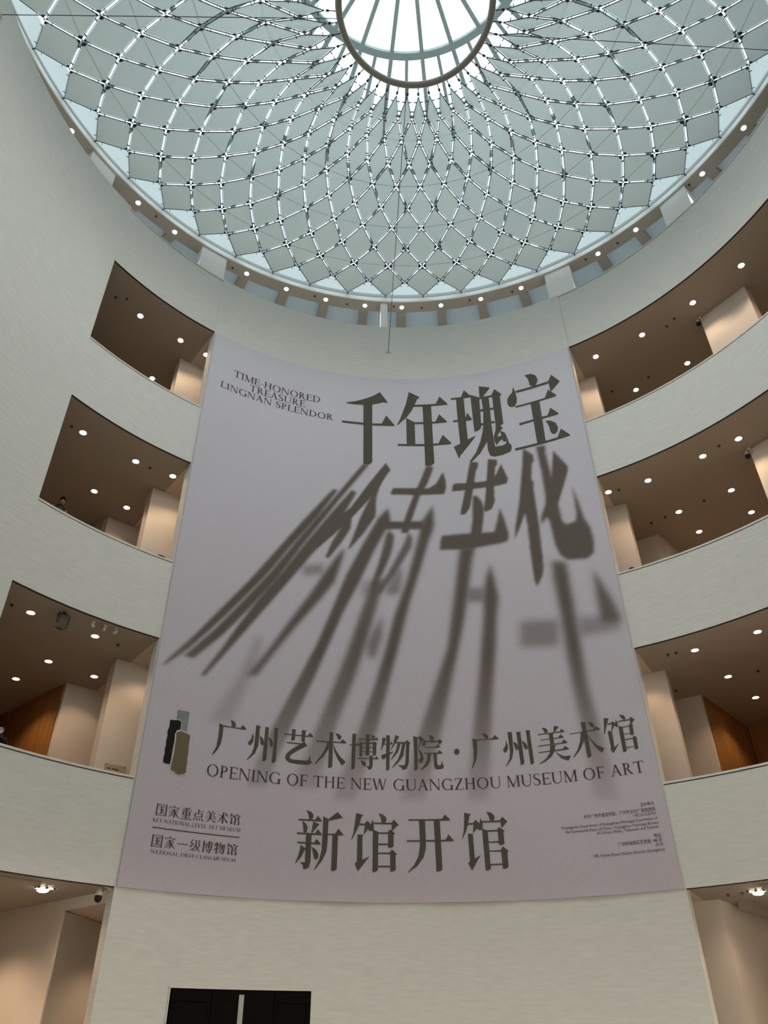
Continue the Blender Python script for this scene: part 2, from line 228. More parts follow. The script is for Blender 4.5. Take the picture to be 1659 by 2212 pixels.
('guan2', ['-1792,6805 -1606,6757 -1633,6733 -1660,6720 -1704,6547 -1774,6399 -1896,6170 -1907,6180 -1855,6346 -1822,6552','-1704,6559 -1577,6559 -1516,6629 -1414,6542 -1393,6663 -1351,6590 -1349,6444 -1369,6393 -1423,6381 -1472,6399 -1490,6441 -1593,6299 -1601,6311 -1573,6516 -1713,6517','-1755,6302 -1602,6294 -1629,6260 -1631,5721 -1455,5806 -1466,5790 -1736,5457 -1813,5635 -1761,5677','-1229,6813 -1114,6785 -1036,6717 -1033,6648 -1070,6587 -1152,6592 -1178,6706','-1351,6592 -911,6589 -848,6669 -727,6539 -763,6521 -888,6400 -906,6409 -907,6554 -1351,6556','-1374,6427 -1234,6368 -1251,5501 -1290,5465 -1381,5447','-1243,6361 -1009,6361 -941,6437 -817,6333 -860,6312 -864,6033 -915,6009 -1000,6001 -997,6328 -1243,6327','-1244,6105 -999,6102 -1000,6068 -1244,6065','-1244,5892 -961,5896 -906,5969 -778,5861 -820,5834 -820,5508 -861,5481 -950,5469 -949,5860 -1245,5859','-1245,5598 -952,5598 -952,5562 -1246,5559']),
('kai', ['-485,6678 358,6679 431,6786 562,6657 542,6637 -483,6644','-534,6182 422,6188 495,6312 625,6164 610,6147 -531,6148','-218,6643 -69,6642 -66,6181 -74,5980 -138,5782 -303,5587 -517,5451 -528,5458 -372,5619 -260,5815 -217,6047 -212,6182','148,6637 300,6638 310,5508 252,5472 161,5467']),
('guan3', ['919,6815 1090,6768 1070,6748 1049,6733 999,6535 933,6366 826,6183 822,6196 881,6385 902,6573','1006,6562 1126,6562 1188,6636 1281,6546 1315,6676 1353,6583 1356,6454 1319,6396 1265,6389 1227,6408 1216,6442 1110,6316 1103,6327 1129,6527 998,6521','974,6317 1116,6299 1096,6276 1105,5743 1258,5814 1246,5798 1018,5473 933,5640 985,5689','1466,6819 1586,6793 1660,6716 1663,6647 1623,6597 1543,6609 1521,6705','1354,6598 1780,6596 1856,6682 1976,6552 1938,6533 1824,6425 1807,6431 1798,6558 1354,6560','1331,6434 1468,6364 1468,5504 1426,5476 1344,5463','1460,6378 1701,6378 1751,6445 1884,6345 1846,6322 1848,6053 1800,6031 1714,6018 1710,6340 1461,6344','1464,6111 1712,6118 1712,6084 1463,6085','1464,5909 1735,5908 1807,5990 1935,5876 1896,5853 1896,5523 1843,5498 1757,5485 1753,5874 1463,5882','1467,5604 1759,5606 1759,5574 1468,5575']),
('em_black_halo', ['-6707,8555 -6523,8601 -6431,8600 -6380,8562 -6378,8343 -6493,8295 -6504,8195 -6491,7502 -6567,7485 -6656,7490 -6705,7523 -6710,7657']),
('em_grey', ['-6532,8844 -6225,8848 -6224,8327 -6338,8351 -6498,8444 -6529,8609']),
('em_black', ['-6685,8545 -6627,8566 -6572,8565 -6502,8585 -6428,8580 -6394,8550 -6394,8447 -6394,8362 -6460,8319 -6497,8267 -6494,8180 -6497,8039 -6506,7925 -6508,7719 -6518,7506 -6570,7501 -6658,7502 -6692,7526 -6699,7617 -6688,7737 -6703,7854 -6688,7908 -6701,8027 -6687,8160 -6705,8244 -6692,8326 -6678,8381']),
('em_tan_halo', ['-6479,8324 -6412,8359 -6349,8362 -6245,8338 -6149,8298 -6121,8267 -6114,8092 -6106,7918 -6103,7746 -6084,7544 -6082,7359 -6109,7304 -6297,7275 -6374,7321 -6418,7322 -6480,7328 -6505,7374 -6496,7509 -6496,7893 -6498,8100 -6509,8230']),
('em_tan', ['-6472,8281 -6405,8316 -6355,8343 -6315,8320 -6231,8305 -6146,8280 -6133,8256 -6126,8178 -6126,8020 -6113,7813 -6119,7718 -6105,7575 -6117,7535 -6104,7423 -6110,7371 -6147,7328 -6190,7321 -6282,7294 -6356,7315 -6387,7348 -6449,7354 -6488,7385 -6489,7494 -6465,7727 -6466,7958 -6464,8115 -6479,8236']),
]
SOFT = [
(1, 0.03, '1892,18117 2163,18039 2131,17818 2061,17700 1899,16873 1753,16223 1590,15974 1421,15963 1461,16197 1594,16729 1821,17834'),
(1, 0.03, '2488,18122 2783,18034 2773,17822 2705,17740 2597,17003 2560,16337 2439,16059 2239,15974 2175,16073 2261,16511 2408,17543'),
(1, 0.03, '1282,17250 2517,17206 2713,17451 2898,17826 3007,17418 3068,17184 3012,16978 2789,16952 1214,16931 1234,17110'),
(1, 0.05, '1876,16704 2028,16639 2155,16406 2202,16099 2144,15694 2059,15243 1994,15024 1668,15065 1790,15743 1834,16332'),
(1, 0.06, '805,15226 1681,15234 2431,15187 2566,15625 2690,16073 2799,15583 2874,15024 2835,14779 2667,14725 1638,14646 696,14666 733,15030'),
(1, 0.12, '1319,14762 1833,14763 1668,14121 1479,13083 1277,12095 1042,11155 527,9165 -50,7132 -685,7132 -44,9175 342,10233 757,11404 1023,12963'),
(1, 0.12, '2213,14055 2300,13511 2370,12831 2249,12247 2139,11301 1933,9967 1807,9101 1570,7086 1011,7109 1331,9131 1526,10177 1704,11342 1851,12291 1887,12889 2010,13548'),
(0.7, 0.12, '1493,13288 1939,13243 1897,12736 1412,12782'),
(1, 0.05, '3679,18307 3985,17921 3978,17666 3901,17562 3809,16963 3871,16792 3824,16531 3829,15126 3786,13718 3718,13368 3494,13003 3439,13270 3441,14220 3466,15213 3449,15677 3225,15152 3020,14772 3100,15292 3309,16121 3572,17593'),
(1, 0.07, '4100,18242 4422,18198 4386,17854 4451,16952 4500,15916 4546,15099 4642,14959 4922,14984 4986,15244 5010,16307 5121,15654 5202,15004 5324,14632 5353,14138 5285,13739 5062,13598 4500,13703 4306,13911 4190,14370 4159,15153 4094,15369 3897,15109 3917,15445 4119,15912 4149,16318 4147,17049'),
(1, 0.05, '4631,17896 5009,17096 4978,16892 4786,16415 4537,15846 4188,15372 4142,15730 4451,16952'),
(0.68, 0.17, '2876,12017 3973,11875 3858,11057 2783,11178'),
(1, 0.14, '4024,13822 4450,13663 4470,12346 4456,11169 4462,9809 4560,8779 4744,6810 4157,6879 4100,8850 4046,9881 4020,11027 4019,12202 3985,13207'),
(0.95, 0.14, '5139,13267 5347,12706 5563,12017 5646,11573 5574,11408 5098,11530 5087,12194'),
(0.6, 0.17, '4522,11854 5646,11573 5572,11181 4463,11214'),
(1, 0.04, '-710,17138 482,17133 714,17310 963,17790 1043,17412 1041,17097 963,16841 -788,16854 -787,16978'),
(1, 0.05, '422,18098 662,18020 613,17828 441,17324 174,16832 -125,15868 -260,15342 -498,15340 -340,15986 -101,16713 196,17460'),
(1, 0.1, '187,15834 576,16449 589,15673 528,15385 394,15046 72,13947 -281,12798 -621,11422 -937,10231 -1205,9162 -1813,7107 -2386,7082 -1680,9143 -1335,10217 -1099,11035 -734,12489 -350,13628 17,15055'),
(1, 0.06, '-971,15789 234,15804 222,15482 -1022,15465'),
(0.9, 0.08, '-879,15385 -737,15276 -744,14821 -891,14316 -1173,13603 -1402,13171 -1447,13376 -1171,14193 -979,14924'),
(0.9, 0.08, '-258,15400 -122,15170 -155,14830 -713,13781 -1176,13081 -1266,13180 -753,14211 -412,14941'),
(0.7, 0.14, '-477,14109 -487,13626 -589,13102 -1040,13087 -900,13510 -665,13943'),
(1, 0.06, '-2670,16901 -2526,16854 -3165,15646 -4002,14285 -4471,13442 -5150,12388 -5866,11350 -6478,10512 -7014,9926 -7119,9858 -6971,10136 -6416,10904 -5735,11962 -5044,13032 -4354,14203 -3618,15441 -2830,16683'),
(1, 0.06, '-1700,18103 -1504,18061 -1649,17826 -2445,16514 -3567,14534 -4275,13165 -5027,12002 -5631,11104 -6323,10264 -6601,10275 -5856,11265 -5292,12122 -4469,13417 -3675,14831 -2500,16799 -1797,17966'),
(1, 0.06, '-2074,16951 -1905,16854 -2291,15960 -2858,14876 -3281,14221 -4004,13026 -4536,12157 -5042,11326 -5591,10436 -5953,9870 -6105,9836 -5626,10721 -5297,11401 -4735,12487 -4124,13494 -3484,14657 -2711,15952'),
(1, 0.03, '-939,18201 -781,17894 -895,17701 -1309,16883 -2009,15882 -2680,15013 -3115,14513 -3164,14610 -2698,15560 -2108,16213 -1549,17223 -1113,17937'),
(1, 0.05, '-1016,17725 -1262,16709 -1286,15951 -1677,15246 -2080,14661 -2169,14597 -1776,15908 -1404,16875 -1114,17750'),
(1, 0.05, '-2055,15876 -2071,15425 -2356,14842 -2743,14205 -2856,14240 -2673,14798 -2416,15381 -2287,15790'),
(1, 0.1, '-2262,14693 -2277,14372 -2518,13417 -2950,12720 -3621,11728 -4178,10838 -4562,10142 -4875,10087 -4349,10938 -3840,11875 -3261,12916 -2899,13617 -2565,14230'),
(0.65, 0.14, '-3527,13816 -2871,14030 -2899,13617 -3508,13466'),
(1, 0.08, '-886,16321 -798,15865 -918,15521 -1311,14676 -1752,13547 -2252,12371 -2604,11408 -2972,10365 -3511,8995 -4084,7299 -4604,7245 -4002,8938 -3413,10313 -2976,11365 -2597,12477 -2195,13708 -1675,14918 -1217,15899'),
(0.9, 0.08, '-849,15468 -715,15196 -860,14540 -1135,13794 -1312,13579 -1356,13627 -1131,14473 -990,15184'),
(0.95, 0.12, '-1003,13698 -1138,13136 -1398,12107 -1645,11173 -1881,10370 -2330,9102 -2817,7331 -3452,7285 -2836,9062 -2368,10424 -2140,11138 -1782,12318 -1530,13163 -1400,13574'),
(0.8, 0.14, '-1078,12407 -1104,11655 -1314,11013 -1520,11002 -1563,11449 -1313,12017'),
(0.45, 0.16, '-4670,11315 -4500,11260 -4719,10115 -5132,8775 -5736,8672 -5070,10051'),
(0.5, 0.18, '-1708,13551 -1400,13574 -1442,13020 -1746,12998'),
]

# ------------------------------------------------------------------ setting: atrium shell
R0 = 11.0
AZL, AZR, AZO = -38.1, 30.3, -58.6       # ends of the banner wall, end of the big left wall
CEIL = [4.80, 10.61, 16.42, 22.27]        # undersides of the gallery bands
TOPZ = [7.11, 12.93, 18.72, 25.05]        # tops of the parapets
FLR = [6.0, 11.83, 17.62, 23.95]
SOF = 28.85
st(mesh('floor', [P(26, a, 0) for a in range(0, 360, 6)], [tuple(range(60))][::-1], FLOORM))
st(arcblock('wall_back', R0, R0+0.35, AZL, AZR, 0, 25.1, WALL))
st(arcblock('wall_left', R0, R0+0.35, -150, AZO, 0, 25.12, WALL))
st(arcblock('wall_front', R0+0.02, R0+0.35, 135, 210, 0, 25.1, WALL, step=3))
st(arcblock('wall_outer', 19.0, 19.3, -150, 210, 0, 30, CREAM, step=4))
for i, (zc, zt, zf) in enumerate(zip(CEIL, TOPZ, FLR)):
    for side, a0, a1 in (('left', AZO, AZL), ('right', AZR, 135)):
        rb = R0+0.03 if side == 'right' else R0+0.015
        bb = MB(); bb.arc(rb, R0+0.06, a0, a1, zc, zf); bb.arc(rb, R0+0.22, a0, a1, zf, zt-0.075); p = st(bb.build('wall_parapet_'+side, WALL))
        b = MB(); b.arc(R0+0.06, R0+0.20, a0, a1, zt-0.075, zt-0.045); b.build('shadow_gap', GAPM, p)
        b = MB(); b.arc(rb-0.012, R0+0.24, a0, a1, zt-0.045, zt); b.build('coping', COPING if i < 3 else WALL, p)
        b = MB(); b.arc(rb+0.004, rb+0.05, a0, a1, zc-0.018, zc); b.build('edge_shade', EDGESHADE, p)  # shade line under the band edge, put in as a dark strip
    for side, a0, a1 in (('left', -150, AZL), ('right', AZR, 135)):
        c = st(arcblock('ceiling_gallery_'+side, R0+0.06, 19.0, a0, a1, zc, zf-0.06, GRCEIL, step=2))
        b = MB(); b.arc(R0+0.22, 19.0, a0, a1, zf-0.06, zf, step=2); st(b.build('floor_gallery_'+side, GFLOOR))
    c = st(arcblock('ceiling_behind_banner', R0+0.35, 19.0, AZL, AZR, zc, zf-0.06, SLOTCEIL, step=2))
    b = MB(); b.arc(R0+0.35, 19.0, AZL, AZR, zf-0.06, zf, step=2); st(b.build('floor_behind_banner', GFLOOR))
# roof soffit over the top gallery, with its drum up to the glass
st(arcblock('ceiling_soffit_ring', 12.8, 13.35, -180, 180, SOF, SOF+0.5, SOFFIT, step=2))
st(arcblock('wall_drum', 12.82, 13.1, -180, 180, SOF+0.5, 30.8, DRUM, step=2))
st(arcblock('trim_soffit_edge', 12.76, 12.80, -180, 180, SOF, SOF+0.22, DRUM, step=2))
BEAM = [-82, -74.6, -67.15, -60.0, -52.8, -45.3, -38.0, -30.9, -23.1, -15.4, -7.8, -0.65, 6.92, 14.6, 22.4, 30.0, 37.3, 44.7, 51.6, 58.9, 66.6, 74, 81.5]
LITB = [-67.15, -52.8, -45.3, -30.9, -23.1, -15.4, -7.8, -0.65, 6.92, 14.6, 22.4, 37.3, 44.7, 58.0, 66.6]
while BEAM[-1] < 262: BEAM.append(BEAM[-1]+7.5)
BEAM = [a for a in BEAM if a < 274]
beams = st(empty('ceiling_soffit_beams', (0, 0, SOF)))
for i, a in enumerate(BEAM):
    w = math.degrees(0.185/13.3)
    b = MB(); b.arc(13.35, 19.0, a-w, a+w, 0, 0.5, step=2); b.build('soffit_beam', SOFFIT, beams)
    a2 = BEAM[i+1] if i+1 < len(BEAM) else BEAM[0]+360
    b = MB(); A_ = [a+w+(a2-a-2*w)*q/4 for q in range(5)]; b.add([P(r, q, 0.30) for q in A_ for r in (13.35, 19.0)], [(2*q, 2*q+2, 2*q+3, 2*q+1) for q in range(4)]); b.build('soffit_panel', BLUEPANEL, beams)

# piers standing on every gallery
def pier(r, a0, a1, z0, z1, th=0.42, m=CREAM, name='column_pier'):
    p, q = Vector(P(r, a0, 0)), Vector(P(r, a1, 0)); d = (q-p).normalized(); n = Vector((-d.y, d.x, 0))*th
    if n.dot(p) < 0: n = -n
    V = [(v.x, v.y, z0) for v in (p, q, q+n, p+n)]+[(v.x, v.y, z1) for v in (p, q, q+n, p+n)]
    return st(mesh(name, V, [(3,2,1,0), (4,5,6,7), (0,1,5,4), (1,2,6,5), (2,3,7,6), (3,0,4,7)], m))
for a0, a1 in ((-63.2, -58.3), (-40.1, -35.2), (-4.85, -3.5), (27.15, 32.0), (49.95, 54.95)):
    pier(12.87, a0, a1, FLR[3], SOF, m=WHITEW)
for i in (0, 1, 2):
    pier(12.87, -39.8, -34.9, FLR[i], CEIL[i+1]); pier(12.87, 27.0, 31.85, FLR[i], CEIL[i+1])
    pier(12.87, 49.75, 57.2, FLR[i], CEIL[i+1])
    # core behind the banner with its side walls (veneered on the first gallery)
    st(arcblock('wall_core', 15.25, 15.45, -41.45, 33.35, FLR[i], CEIL[i+1], CREAM, step=2.5))
    for (ra, aa, rb_, ab) in ((15.42, -41.6, 19.0, -43.2), (15.45, 33.55, 19.0, 35.0)):
        p, q = Vector(P(ra, aa, 0)), Vector(P(rb_, ab, 0)); d = (q-p).normalized(); n = Vector((d.y, -d.x, 0))*(0.15 if aa < 0 else -0.15)
        V = [p, q, q+n, p+n]; V = [(v.x, v.y, FLR[i]) for v in V]+[(v.x, v.y, CEIL[i+1]) for v in V]
        st(mesh('wall_core_side', V, [(0,1,2,3), (7,6,5,4), (0,4,5,1), (1,5,6,2), (2,6,7,3), (3,7,4,0)], WOOD if i == 0 else CREAM))
b = MB(); b.arc(18.88, 18.99, -75, -43.2, FLR[0], CEIL[1], step=2); b.arc(18.88, 18.99, 35.0, 120, FLR[0], CEIL[1], step=2); st(b.build('wall_wood_back', WOOD))
for a in (-100, 134):
    for z0, z1 in zip([0]+FLR, CEIL+[SOF]):
        st(arcblock('wall_gallery_end', R0+0.35, 19.0, a, a+0.8, z0, min(z1, 28.8), CREAM))
# ground floor walls beside the banner wall
def planwall(name, pts, z0, z1, th, m, side=1):
    V = []; F = []
    for p, q in zip(pts, pts[1:]):
        p = Vector((*p, 0)); q = Vector((*q, 0)); d = (q-p).normalized(); n = Vector((-d.y, d.x, 0))*th*side
        k = len(V); c = [p, q, q+n, p+n]; V += [(v.x, v.y, z0) for v in c]+[(v.x, v.y, z1) for v in c]
        F += [tuple(k+j for j in f) for f in ((0,1,2,3), (7,6,5,4), (0,4,5,1), (1,5,6,2), (2,6,7,3), (3,7,4,0))]
    return st(mesh(name, V, F, m))
planwall('wall_ground_left', [(-14.6, 14.4), (-10.49, 11.79), (-8.30, 10.10)], 0, 4.8, 0.04, CREAM)
planwall('wall_ground_header', [(-8.30, 10.10), (-7.0, 9.10)], 4.57, 4.8, 0.04, CREAM)
planwall('wall_passage', [(-8.30, 10.10), (-8.0, 12.05), (-7.6, 15.0)], 0, 4.57, 0.02, CREAM)
pz = [(-8.30, 10.13), (-7.0, 9.13), (-4.0, 14.0), (-4.0, 15.2), (-7.6, 15.2)]
st(mesh('ceiling_passage', [(x, y, 4.58) for x, y in pz]+[(x, y, 4.66) for x, y in pz], [(4, 3, 2, 1, 0), (5, 6, 7, 8, 9)]+[(i, (i+1) % 5, 5+(i+1) % 5, 5+i) for i in range(5)], SLOTCEIL))
planwall('wall_passage_end', [(-7.8, 15.1), (-3.9, 15.1)], 0, 4.6, 0.2, CREAM)
pier(12.87, 27.0, 31.85, 0, 4.8)
planwall('wall_ground_right', [(6.83, 11.0), (9.0, 13.63), (12.0, 17.2)], 0, 4.8, 0.4, CREAM)
planwall('trim_ground_bulkhead', [(7.35, 11.3), (9.6, 14.0)], 4.62, 4.8, 0.35, GRCEIL, -1)

# ------------------------------------------------------------------ glass roof
def roofz(r): return 33.42 - 0.0155*r*r
sky = st(empty('window_1', (0, 0, 0)))
b = MB(); b.arc(4.36, 4.62, -180, 180, roofz(4.36)-0.18, roofz(4.36)+0.02, step=3); b.build('ring_beam', STEEL, sky)
b = MB(); b.arc(8.6, 8.75, -180, 180, roofz(8.7)-0.2, roofz(8.7)-0.02, step=3); b.build('ring_beam', STEEL, sky)
b = MB(); b.arc(0.7, 0.85, -180, 180, roofz(.8)-0.2, roofz(.8), step=10); b.build('ring_beam', STEEL, sky)
def strip(r0, r1, w, t, n=6):      # straight-sided rafter following the roof curve, along +y
    V = []; F = []
    for i in range(n+1):
        r = r0+(r1-r0)*i/n; z = roofz(r)
        V += [(-w/2, r, z-t), (w/2, r, z-t), (w/2, r, z-0.01), (-w/2, r, z-0.01)]
    for i in range(n):
        k = 4*i
        F += [(k+j, k+(j+1) % 4, k+4+(j+1) % 4, k+4+j) for j in range(4)]
    F += [(3, 2, 1, 0), (4*n, 4*n+1, 4*n+2, 4*n+3)]
    me = bpy.data.meshes.new('rafter'); me.from_pydata(V, [], F); me.materials.append(STEEL); return me
m_in, m_out = strip(0.8, 12.9, 0.15, 0.16, 9), strip(4.5, 12.9, 0.12, 0.14)
def pane(r0, r1, half, n=3):
    V = []; F = []
    for i in range(n+1):
        r = r0+(r1-r0)*i/n
        for s in (-1, 1): V.append((s*math.sin(half)*r, math.cos(half)*r, roofz(r)+0.01))
        for s in (-1, 1): V.append((s*math.sin(half)*r, math.cos(half)*r, roofz(r)+0.03))
    for i in range(n): k = 4*i; F += [(k, k+1, k+5, k+4)]
    me = bpy.data.meshes.new('roof_pane'); me.from_pydata(V, [], F); me.materials.append(GLASS); return me
p_in, p_out = pane(0.05, 4.45, math.radians(7.5), 4), pane(4.45, 13.0, math.radians(3.75), 3)
for k in range(48):
    az = 0.15+7.55+7.5*k
    o = link('rafter', m_in if k % 2 == 0 else m_out, sky); o.rotation_euler.z = -math.radians(az)
    o = link('roof_pane', p_out, sky); o.rotation_euler.z = -math.radians(az+3.75)
    if k % 2 == 0: o = link('roof_pane', p_in, sky); o.rotation_euler.z = -math.radians(az+7.5)

# ------------------------------------------------------------------ hanging membrane canopy
RINGS = [(25.862, 2.501), (26.116, 3.308), (26.948, 4.497), (27.411, 5.633), (27.713, 6.656), (27.894, 7.638), (28.302, 8.752), (28.633, 9.897), (28.809, 10.898), (28.947, 11.847), (29.089, 12.70)]
RINGS = [(27.18, 5.0) if 0 else x for x in RINGS]
AZ0 = 3.557
canopy = empty('membrane_canopy', (0, 0, 0), 'funnel-shaped canopy of grey diamond membrane panels hung in a cable net under the glass roof', 'canopy')
def panel_mesh(k, merged=None):
    h = math.radians(3.75)
    def q(i, s): z, r = RINGS[i]; return Vector((r*math.sin(s*h), r*math.cos(s*h), z))
    C4 = [q(k, 0), q(k+1, 1), q(k+2, 0), q(k+1, -1)]
    c = sum(C4, Vector())/4; n = (C4[2]-C4[0]).cross(C4[1]-C4[3]).normalized()
    if n.z > 0: n = -n
    u = (C4[2]-C4[0]).normalized(); v = n.cross(u)
    Q = [((p-c).dot(u), (p-c).dot(v), (p-c).dot(n)) for p in C4]
    def inset(g):
        L = []
        for i in range(4):
            a, b2 = Vector(Q[i][:2]), Vector(Q[(i+1) % 4][:2]); d = (b2-a).normalized(); nn = Vector((-d.y, d.x))
            if nn.dot(-(a+b2)/2) < 0: nn = -nn
            L.append((a+nn*g, d))
        out = []
        for i in range(4):
            p, d = L[i-1]; p2, d2 = L[i]
            t = ((p2.x-p.x)*d2.y-(p2.y-p.y)*d2.x)/(d.x*d2.y-d.y*d2.x); x = p+d*t
            out.append(Vector((x.x, x.y, Q[i][2])))
        return out
    g = 0.052 if k > 1 else (0.046 if k else 0.036)
    def W(p): return c+u*p.x+v*p.y+n*p.z
    I = inset(g+0.004); V = []; F = []; N = 4
    for i in range(N+1):
        for j in range(N+1):
            s, t = i/N, j/N
            p = (I[0]*(1-s)+I[1]*s)*(1-t)+(I[3]*(1-s)+I[2]*s)*t
            bow = -0.05*math.sin(PI*s)*math.sin(PI*t)
            V.append(W(Vector((p.x, p.y, p.z+bow))))
    for i in range(N):
        for j in range(N): a = i*(N+1)+j; F.append((a, a+1, a+N+2, a+N+1))
    # frame: four slim bars with corner plates and small cross ticks
    fb = MB(); O = [W(p) for p in inset(g-0.012)]
    for i in range(4):
        a, b2 = O[i], O[(i+1) % 4]; d = (b2-a).normalized(); w = d.cross(n)
        fb.add([a+w*.010, a-w*.010, a-w*.010+n*.022, a+w*.010+n*.022, b2+w*.010, b2-w*.010, b2-w*.010+n*.022, b2+w*.010+n*.022],
               [(0,1,5,4), (1,2,6,5), (2,3,7,6), (3,0,4,7)])
        L2 = (b2-a).length; wo = w if (c-a).dot(w) < 0 else -w
        for t in (0.13/L2*1.6, 1-0.13/L2*1.6):
            m = a+(b2-a)*t; fb.add([m-d*.004, m+d*.004, m+d*.004+wo*.1, m-d*.004+wo*.1, m-d*.004+n*.03, m+d*.004+n*.03, m+d*.004+wo*.1+n*.03, m-d*.004+wo*.1+n*.03], [(0,1,2,3), (4,7,6,5), (0,4,5,1), (2,6,7,3), (1,5,6,2)])
    RHO = [0.02, 0.085, 0.095, 0.105, 0.112, 0.12, 0.13, 0.145, 0.165, 0.135, 0.03]
    for i in range(4):
        a, p1, p2 = O[i], O[(i+1) % 4], O[i-1]; d1 = (p1-a).normalized(); d2 = (p2-a).normalized()
        rho = RHO[(k, k+1, k+2, k+1)[i]]; node = C4[i]; ring = []; e0 = a-node; e0 -= n*e0.dot(n)
        for t in range(7):
            d = (d1*(1-t/6)+d2*t/6).normalized(); bb = e0.dot(d); disc = bb*bb-(e0.length_squared-rho*rho)
            ring.append(a+d*max(0.012, -bb+math.sqrt(disc) if disc > 0 else 0))
        V3 = [a+n*.024]+[x+n*.024 for x in ring]; fb.add(V3, [(0, t, t+1) for t in range(1, 7)])
    # path of a shade line across the side corners on every second ring
    sm = None
    if k % 2 == 1:
        a, b2 = W(inset(g+.1)[3]), W(inset(g+.1)[1])
        pts = []
        for t in range(9):
            f = t/8; base = a*(1-f)+b2*f
            mid = (Q[0][2]+Q[2][2])/2; off = (mid-Q[1][2])*math.sin(PI*f)*0.5
            pts.append(base+n*(0.06+off*1.0-0.05*math.sin(PI*f)+0.03))
        sm = pts
    return V, F, fb, n
fabs = [panel_mesh(k) for k in range(9)]
rest_V, rest_F, rfb = [], [], MB()
pm = []
for k, (V, F, fb, n) in enumerate(fabs):
    me = bpy.data.meshes.new('membrane_panel'); me.from_pydata([tuple(v) for v in V], [], F); me.materials.append(FABRIC)
    me.polygons.foreach_set('use_smooth', [True]*len(F))
    mf = bpy.data.meshes.new('panel_frame'); mf.from_pydata(fb.V, [], fb.F); mf.materials.append(FRAMEM); pm.append((me, mf))
for k in range(9):
    for j in range(48):
        az = AZ0+7.5*(j+(0.5 if k % 2 else 0)); az = (az+180) % 360-180
        zc, rc = RINGS[k+1]
        if inframe(P(rc, az, zc), 70):
            o = link('membrane_panel', pm[k][0], canopy); o.rotation_euler.z = -math.radians(az)
            f = link('panel_frame', pm[k][1], o)
        else:
            M = Matrix.Rotation(-math.radians(az), 3, 'Z'); V, F, fb, n = fabs[k]; b0 = len(rest_V)
            rest_V += [tuple(M @ v) for v in V]; rest_F += [tuple(b0+i for i in f) for f in F]
st(mesh('membrane_panels_behind', rest_V, rest_F, FABRIC, canopy, True), 'stuff')
# net cables: two families of 48, from the tip ring to the outer ring
for fam in (1, -1):
    for j in range(48):
        pts = [P(RINGS[i][1], AZ0+7.5*(j+fam*0.5*i), RINGS[i][0]+0.035) for i in range(11)]
        if not any(inframe(p, 100) for p in pts): continue
        b = MB(); b.tube(pts, 0.006, 4, cap=False); b.build('net_cable', CABLEM, canopy)
b = MB(); b.tube([P(12.74, a, 29.10) for a in range(0, 360, 3)], 0.012, 4, closed=True); b.build('edge_cable', CABLEM, canopy)
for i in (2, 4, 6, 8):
    b = MB(); b.tube([P(RINGS[i][1], AZ0+7.5*j/2, RINGS[i][0]) for j in range(0, 96, 2)], 0.009, 4, closed=True); b.build('hoop_shade_line', SHADELINE, canopy)  # faint shade of ring cables above, drawn as thin grey hoops
# small dark clamps at every node in view
cl = MB(); cl.lathe([(0.0, -0.03), (0.028, -0.03), (0.028, 0.03), (0.0, 0.03)], 8)
clm = bpy.data.meshes.new('cable_clamp'); clm.from_pydata(cl.V, [], cl.F); clm.materials.append(CABLEM)
for i in range(1, 10):
    for j in range(48):
        p = P(RINGS[i][1], AZ0+7.5*(j+0.5*(i % 2)), RINGS[i][0]+0.01)
        if inframe(p, 20): link('cable_clamp', clm, canopy, p)
for j in range(48):     # tips: clevis and rod to the centre ring, hook at the outer ring
    az = AZ0+7.5*j; b = MB()
    b.tube([P(2.52, az, 25.87), P(2.45, az, 25.85)], 0.035, 8); b.tube([P(2.44, az, 25.85), P(2.22, az, 25.78)], 0.014, 5); b.tube([P(2.31, az, 25.8), P(2.28, az, 25.795)], 0.018, 6)
    if inframe(P(2.4, az, 25.86), 40): b.build('tip_clevis', DARK, canopy)
    b = MB(); b.tube([P(12.66, az, 29.06), P(12.80, az, 29.10)], 0.022, 5)
    if inframe(P(12.7, az, 29.1), 40): b.build('edge_hook', DARK, canopy)
b = MB(); b.tube([P(2.16, a, 25.76) for a in range(0, 360, 4)], 0.098, 14, closed=True)
b.build('centre_ring', RINGM, canopy)['label'] = 'thick bronze-grey steel tube ring at the centre'
# stay wires from the centre ring to the walls
def wire(p, q, label, plate=None, sag=0.0):
    o = empty('stay_wire', p, label, 'wire'); p, q = Vector(p), Vector(q); b = MB()
    pts = [p.lerp(q, t/10)-Vector((0, 0, sag*math.sin(PI*t/10))) for t in range(11)]
    b.tube([x-p for x in pts], 0.011, 5); b.build('wire', DARK, o)
    if plate:
        r, az, z = plate; T = Matrix.Translation(-p) @ frame_at(r, az, z); b = MB(); b.box(-0.11, 0.11, -0.02, 0.01, -0.02, 0.02, T=T); b.build('anchor_plate', WHITEP, o)
        b = MB(); b.tube([q-p, Vector(P(r, az, z))-p], 0.02, 6); b.build('anchor_bolt', DARK, o)
wire(P(2.2, -5.5, 25.68), P(10.96, -4.2, 23.68), 'thin dark wire running from the ring down to a small plate above the banner', (10.98, -4.2, 23.66))
wire(P(2.2, -82, 25.72), P(10.98, -92.5, 24.15), 'thin dark wire crossing the upper left of the canopy to the left wall', (10.98, -92.5, 24.15))
wire(P(2.2, 70, 25.72), P(12.85, 80.4, 27.6), 'thin dark wire crossing the upper right of the canopy')

